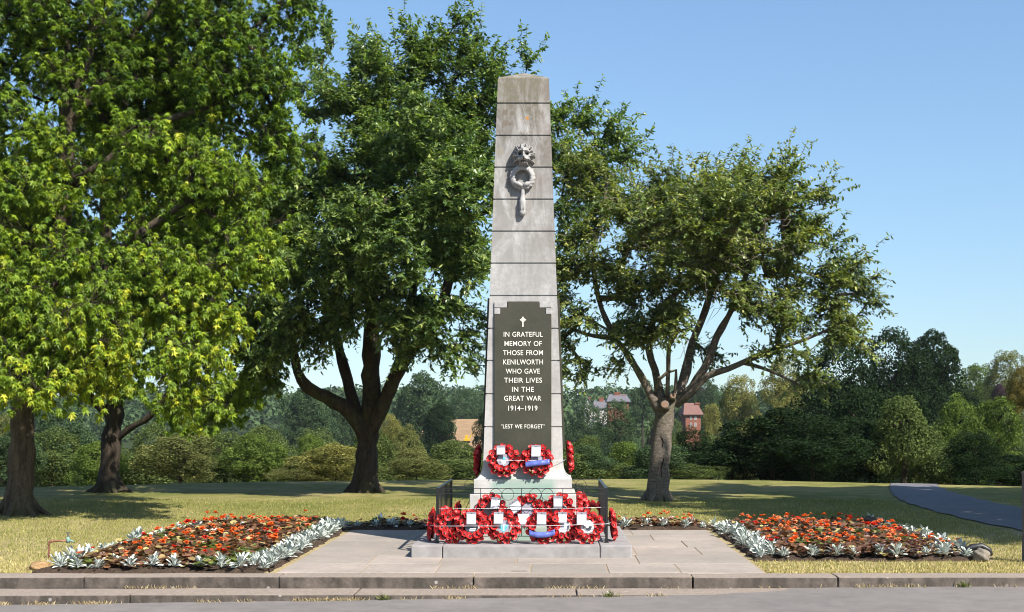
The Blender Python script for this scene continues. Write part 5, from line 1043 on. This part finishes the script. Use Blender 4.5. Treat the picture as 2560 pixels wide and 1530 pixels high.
# ---------------------------------------------------------------- small things
Yt = 16.1; tap = thing('standpipe_tap', 'bent copper standpipe with a small green tap on the left lawn', 'tap', (wx(122, Yt), Yt, -.02)); hz = wz(1353, Yt) + .02; xe = wx(170, Yt) - wx(122, Yt)
MB().tube([(0, 0, -.05), (.002, 0, .08), (0, 0, hz - .035), (.008, 0, hz - .010), (.03, 0, hz), (.1, 0, hz + .004), (xe, 0, hz + .010)], .0125, 10).tube([(0, 0, hz - .05), (0, 0, hz - .03), (.012, 0, hz - .006), (.04, 0, hz), (.055, 0, hz)], .0165, 10).build('pipe', M['copper'], tap, smooth=True)
MB().tube([(xe, 0, hz - .02), (xe + .002, 0, hz + .02), (xe + .002, 0, hz + .055)], [.022, .024, .014], 10).tube([(xe, 0, hz + .008), (xe + .04, 0, hz + .006), (xe + .07, 0, hz - .012)], [.016, .013, .011], 8).build('tap_body', M['verdigris'], tap, smooth=True)
MB().tube([(xe + .002, 0, hz + .055), (xe + .002, 0, hz + .11)], [.010, .012], 8).box(xe - .022, xe + .026, -.006, .006, hz + .098, hz + .112).build('handle', M['steel'], tap)
def lump(name, label, cat, loc, sx, sy, sz, mat, seed):
    bm = bmesh.new(); bmesh.ops.create_icosphere(bm, subdivisions=4, radius=1); rg = random.Random(seed); ph = [rg.uniform(0, 6) for _ in range(6)]
    for v in bm.verts:
        n = v.co.copy(); k = 1 + .14 * math.sin(3 * n.x + ph[0]) * math.cos(2.5 * n.y + ph[1]) + .09 * math.sin(7 * n.z + ph[2] + 4 * n.x) + .05 * math.sin(13 * n.y + ph[3]) * math.sin(11 * n.x + ph[4])
        v.co = Vector((n.x * sx, n.y * sy, max(n.z, -.5) * sz)) * k
    me = bpy.data.meshes.new(name); bm.to_mesh(me); bm.free(); me.materials.append(mat); me.polygons.foreach_set('use_smooth', [True] * len(me.polygons)); return tag(link(name, me, None, loc), label, cat)
lump('stone', 'grey rounded stone at the outer corner of the right flower bed', 'stone', (wx(2455, 15.7), 15.72, .05), .085, .08, .10, M['rock'], 3)
lump('earth_heap', 'dry brown heap of earth at the left end of the left flower bed', 'earth heap', (wx(92, 14.75), 14.85, .0), .14, .20, .085, simple('dry_earth', (.36, .23, .11), .95, .1, 0, .4, 25), 5)
c = W(2446, 1395, 15.9); MB().tube([c + Vector((-.20, 0, -.02)), c + Vector((-.17, 0, .07)), c + Vector((-.08, 0, .13)), c + Vector((.04, 0, .145)), c + Vector((.12, -.02, .10)), c + Vector((.14, -.03, .03))], [.035, .04, .042, .04, .036, .03], 10).build('drain_pipe', M['plastic'], smooth=True)
tag(bpy.data.objects['drain_pipe'], 'black bent plastic pipe arching over the grey stone', 'pipe')
mb = MB(); bx = wx(2554, 15.73); mb.box(bx, bx + .13, 15.6, 15.73, -.1, wz(1182, 15.6)); mb.box(bx - .006, bx + .136, 15.594, 15.736, wz(1182, 15.6) - .02, wz(1182, 15.6) + .008)
tag(mb.build('wooden_post', M['weathered'], bevel=.008), 'grey wooden post cut off by the right edge of the picture', 'post')

# ---------------------------------------------------------------- grass blades on the near lawn, weeds in the gutter
rg = np.random.default_rng(77)
def blades(name, P, h, mat, label, cat, lean=.5):
    n = len(P); a = rg.random(n) * 6.283; D = np.stack([np.cos(a) * lean * rg.random(n), np.sin(a) * lean * rg.random(n), np.ones(n)], 1); N = np.stack([np.cos(a * 1.7), np.sin(a * 1.7), 0 * a], 1)
    V, Fs, t = leaves(P, D, N, h, [(0, .09, 0), (0, -.09, 0), (.6, .06, .05), (.6, -.06, .05), (1, 0, .15)], [(0, 1, 3, 2), (2, 3, 4)], np.clip(.45 + .22 * rg.normal(size=n) + .45 * np.clip((17.5 - P[:, 1]) / 3, 0, 1), 0, 1))
    return tag(link(name, mesh_np(name, V, Fs, [mat], False, None, t)), label, cat, kind='stuff')
gm = leafmat('grass_blade', (.10, .14, .022), (.28, .27, .075), (.60, .48, .24), .25, (1.3, 1.3, .6), .6, .2, .3)
def inbeds(x, y):
    return ((x > PX0 - .02) & (x < PX1 + .02) & (y < 20.8)) | ((x > -5.72) & (x < -2.9) & (y < 20.75) & (y > 14.4)) | ((x > 2.3) & (x < 5.35) & (y > 15.66) & (y < 20.75)) | (y < 14.46)
n = 230000; y = 14.4 + 13 * rg.random(n) ** 1.6; x = rg.uniform(-.44, .385, n) * y; ok = ~inbeds(x, y) & ~((x > 6.9) & (x < 9.1) & (y > 14))
x, y = x[ok], y[ok]; blades('grass', np.stack([x, y, ground_z(x, y) - .004], 1), rg.uniform(.018, .048, len(x)), gm, 'short mown half-dry lawn grass', 'grass', .9)
# dry tufts in front of the kerbs and between them
n = 5200; x = np.concatenate([rg.uniform(-7, -0.5, n // 2), rg.uniform(-7, 7, n // 2)]); cl = np.sin(x * 2.1) + np.sin(x * 5.3 + 1) + .8 * np.sin(x * 11.7)
ok = cl + rg.normal(size=n) * .5 > .55; x = x[ok]; y = 13.53 + rg.normal(size=len(x)) * .022; z = road_z(x, 13.53)
sh_ = x > 1.2; y[sh_] = 14.05 + rg.normal(size=sh_.sum()) * .02; z[sh_] = road_z(x[sh_], 14.0)
x2 = rg.uniform(-7, 1.5, 1500); cl = np.sin(x2 * 1.7 + 2) + np.sin(x2 * 4.1); x2 = x2[cl > .7]; y2 = 14.05 + rg.normal(size=len(x2)) * .015
x = np.concatenate([x, x2]); y = np.concatenate([y, y2]); z = np.concatenate([z, np.full(len(x2), -.12)])
blades('dry_weeds', np.stack([x, y, z], 1), rg.uniform(.015, .055, len(x)), leafmat('straw_blade', (.16, .12, .06), (.30, .23, .12), (.40, .33, .20), .2, (1.2, 1.1, .7), .7, .1, .3), 'dry straw-coloured weeds along the foot of the kerbs', 'weeds', 1.4)
for k, (px, py, yy_) in enumerate(((2410, 1458, 14.02), (1525, 1487, 13.52), (960, 1500, 13.52))):
    m = 46; a = rg.random(m) * 6.283; el = rg.uniform(.3, 1.3, m); D = np.stack([np.cos(a) * np.cos(el), np.sin(a) * np.cos(el), np.sin(el)], 1); xx = wx(px, yy_)
    V, Fs, t = leaves(np.zeros((m, 3)) + rg.normal(size=(m, 3)) * [.03, .01, 0], D, rg.normal(size=(m, 3)), rg.uniform(.04, .10, m), [(0, .03, 0), (0, -.03, 0), (.6, .05, .05), (.6, -.05, .05), (1, 0, .0)], [(0, 1, 3, 2), (2, 3, 4)], rg.random(m))
    tag(link('weed', mesh_np('weed', V, Fs, [M['flowerleaf']], False, None, t), None, (xx, yy_, road_z(xx, yy_))), ('green weed in the gutter towards the right', 'small green weed at the kerb foot right of the middle', 'small green weed at the kerb foot left of the plinth')[k], 'weed')

# ---------------------------------------------------------------- thin summer haze
hm = bpy.data.materials.new('haze'); hm.use_nodes = True; ht_ = hm.node_tree; ht_.nodes.remove(ht_.nodes['Principled BSDF'])
pv = ht_.nodes.new('ShaderNodeVolumePrincipled'); pv.inputs['Color'].default_value = (0.86, 0.92, 1.0, 1); pv.inputs['Density'].default_value = 0.00012; pv.inputs['Anisotropy'].default_value = 0.2
ht_.links.new(pv.outputs[0], ht_.nodes['Material Output'].inputs['Volume'])
tag(MB().box(-820, 820, -60, 1020, -16, 24).build('haze', hm), kind='stuff')
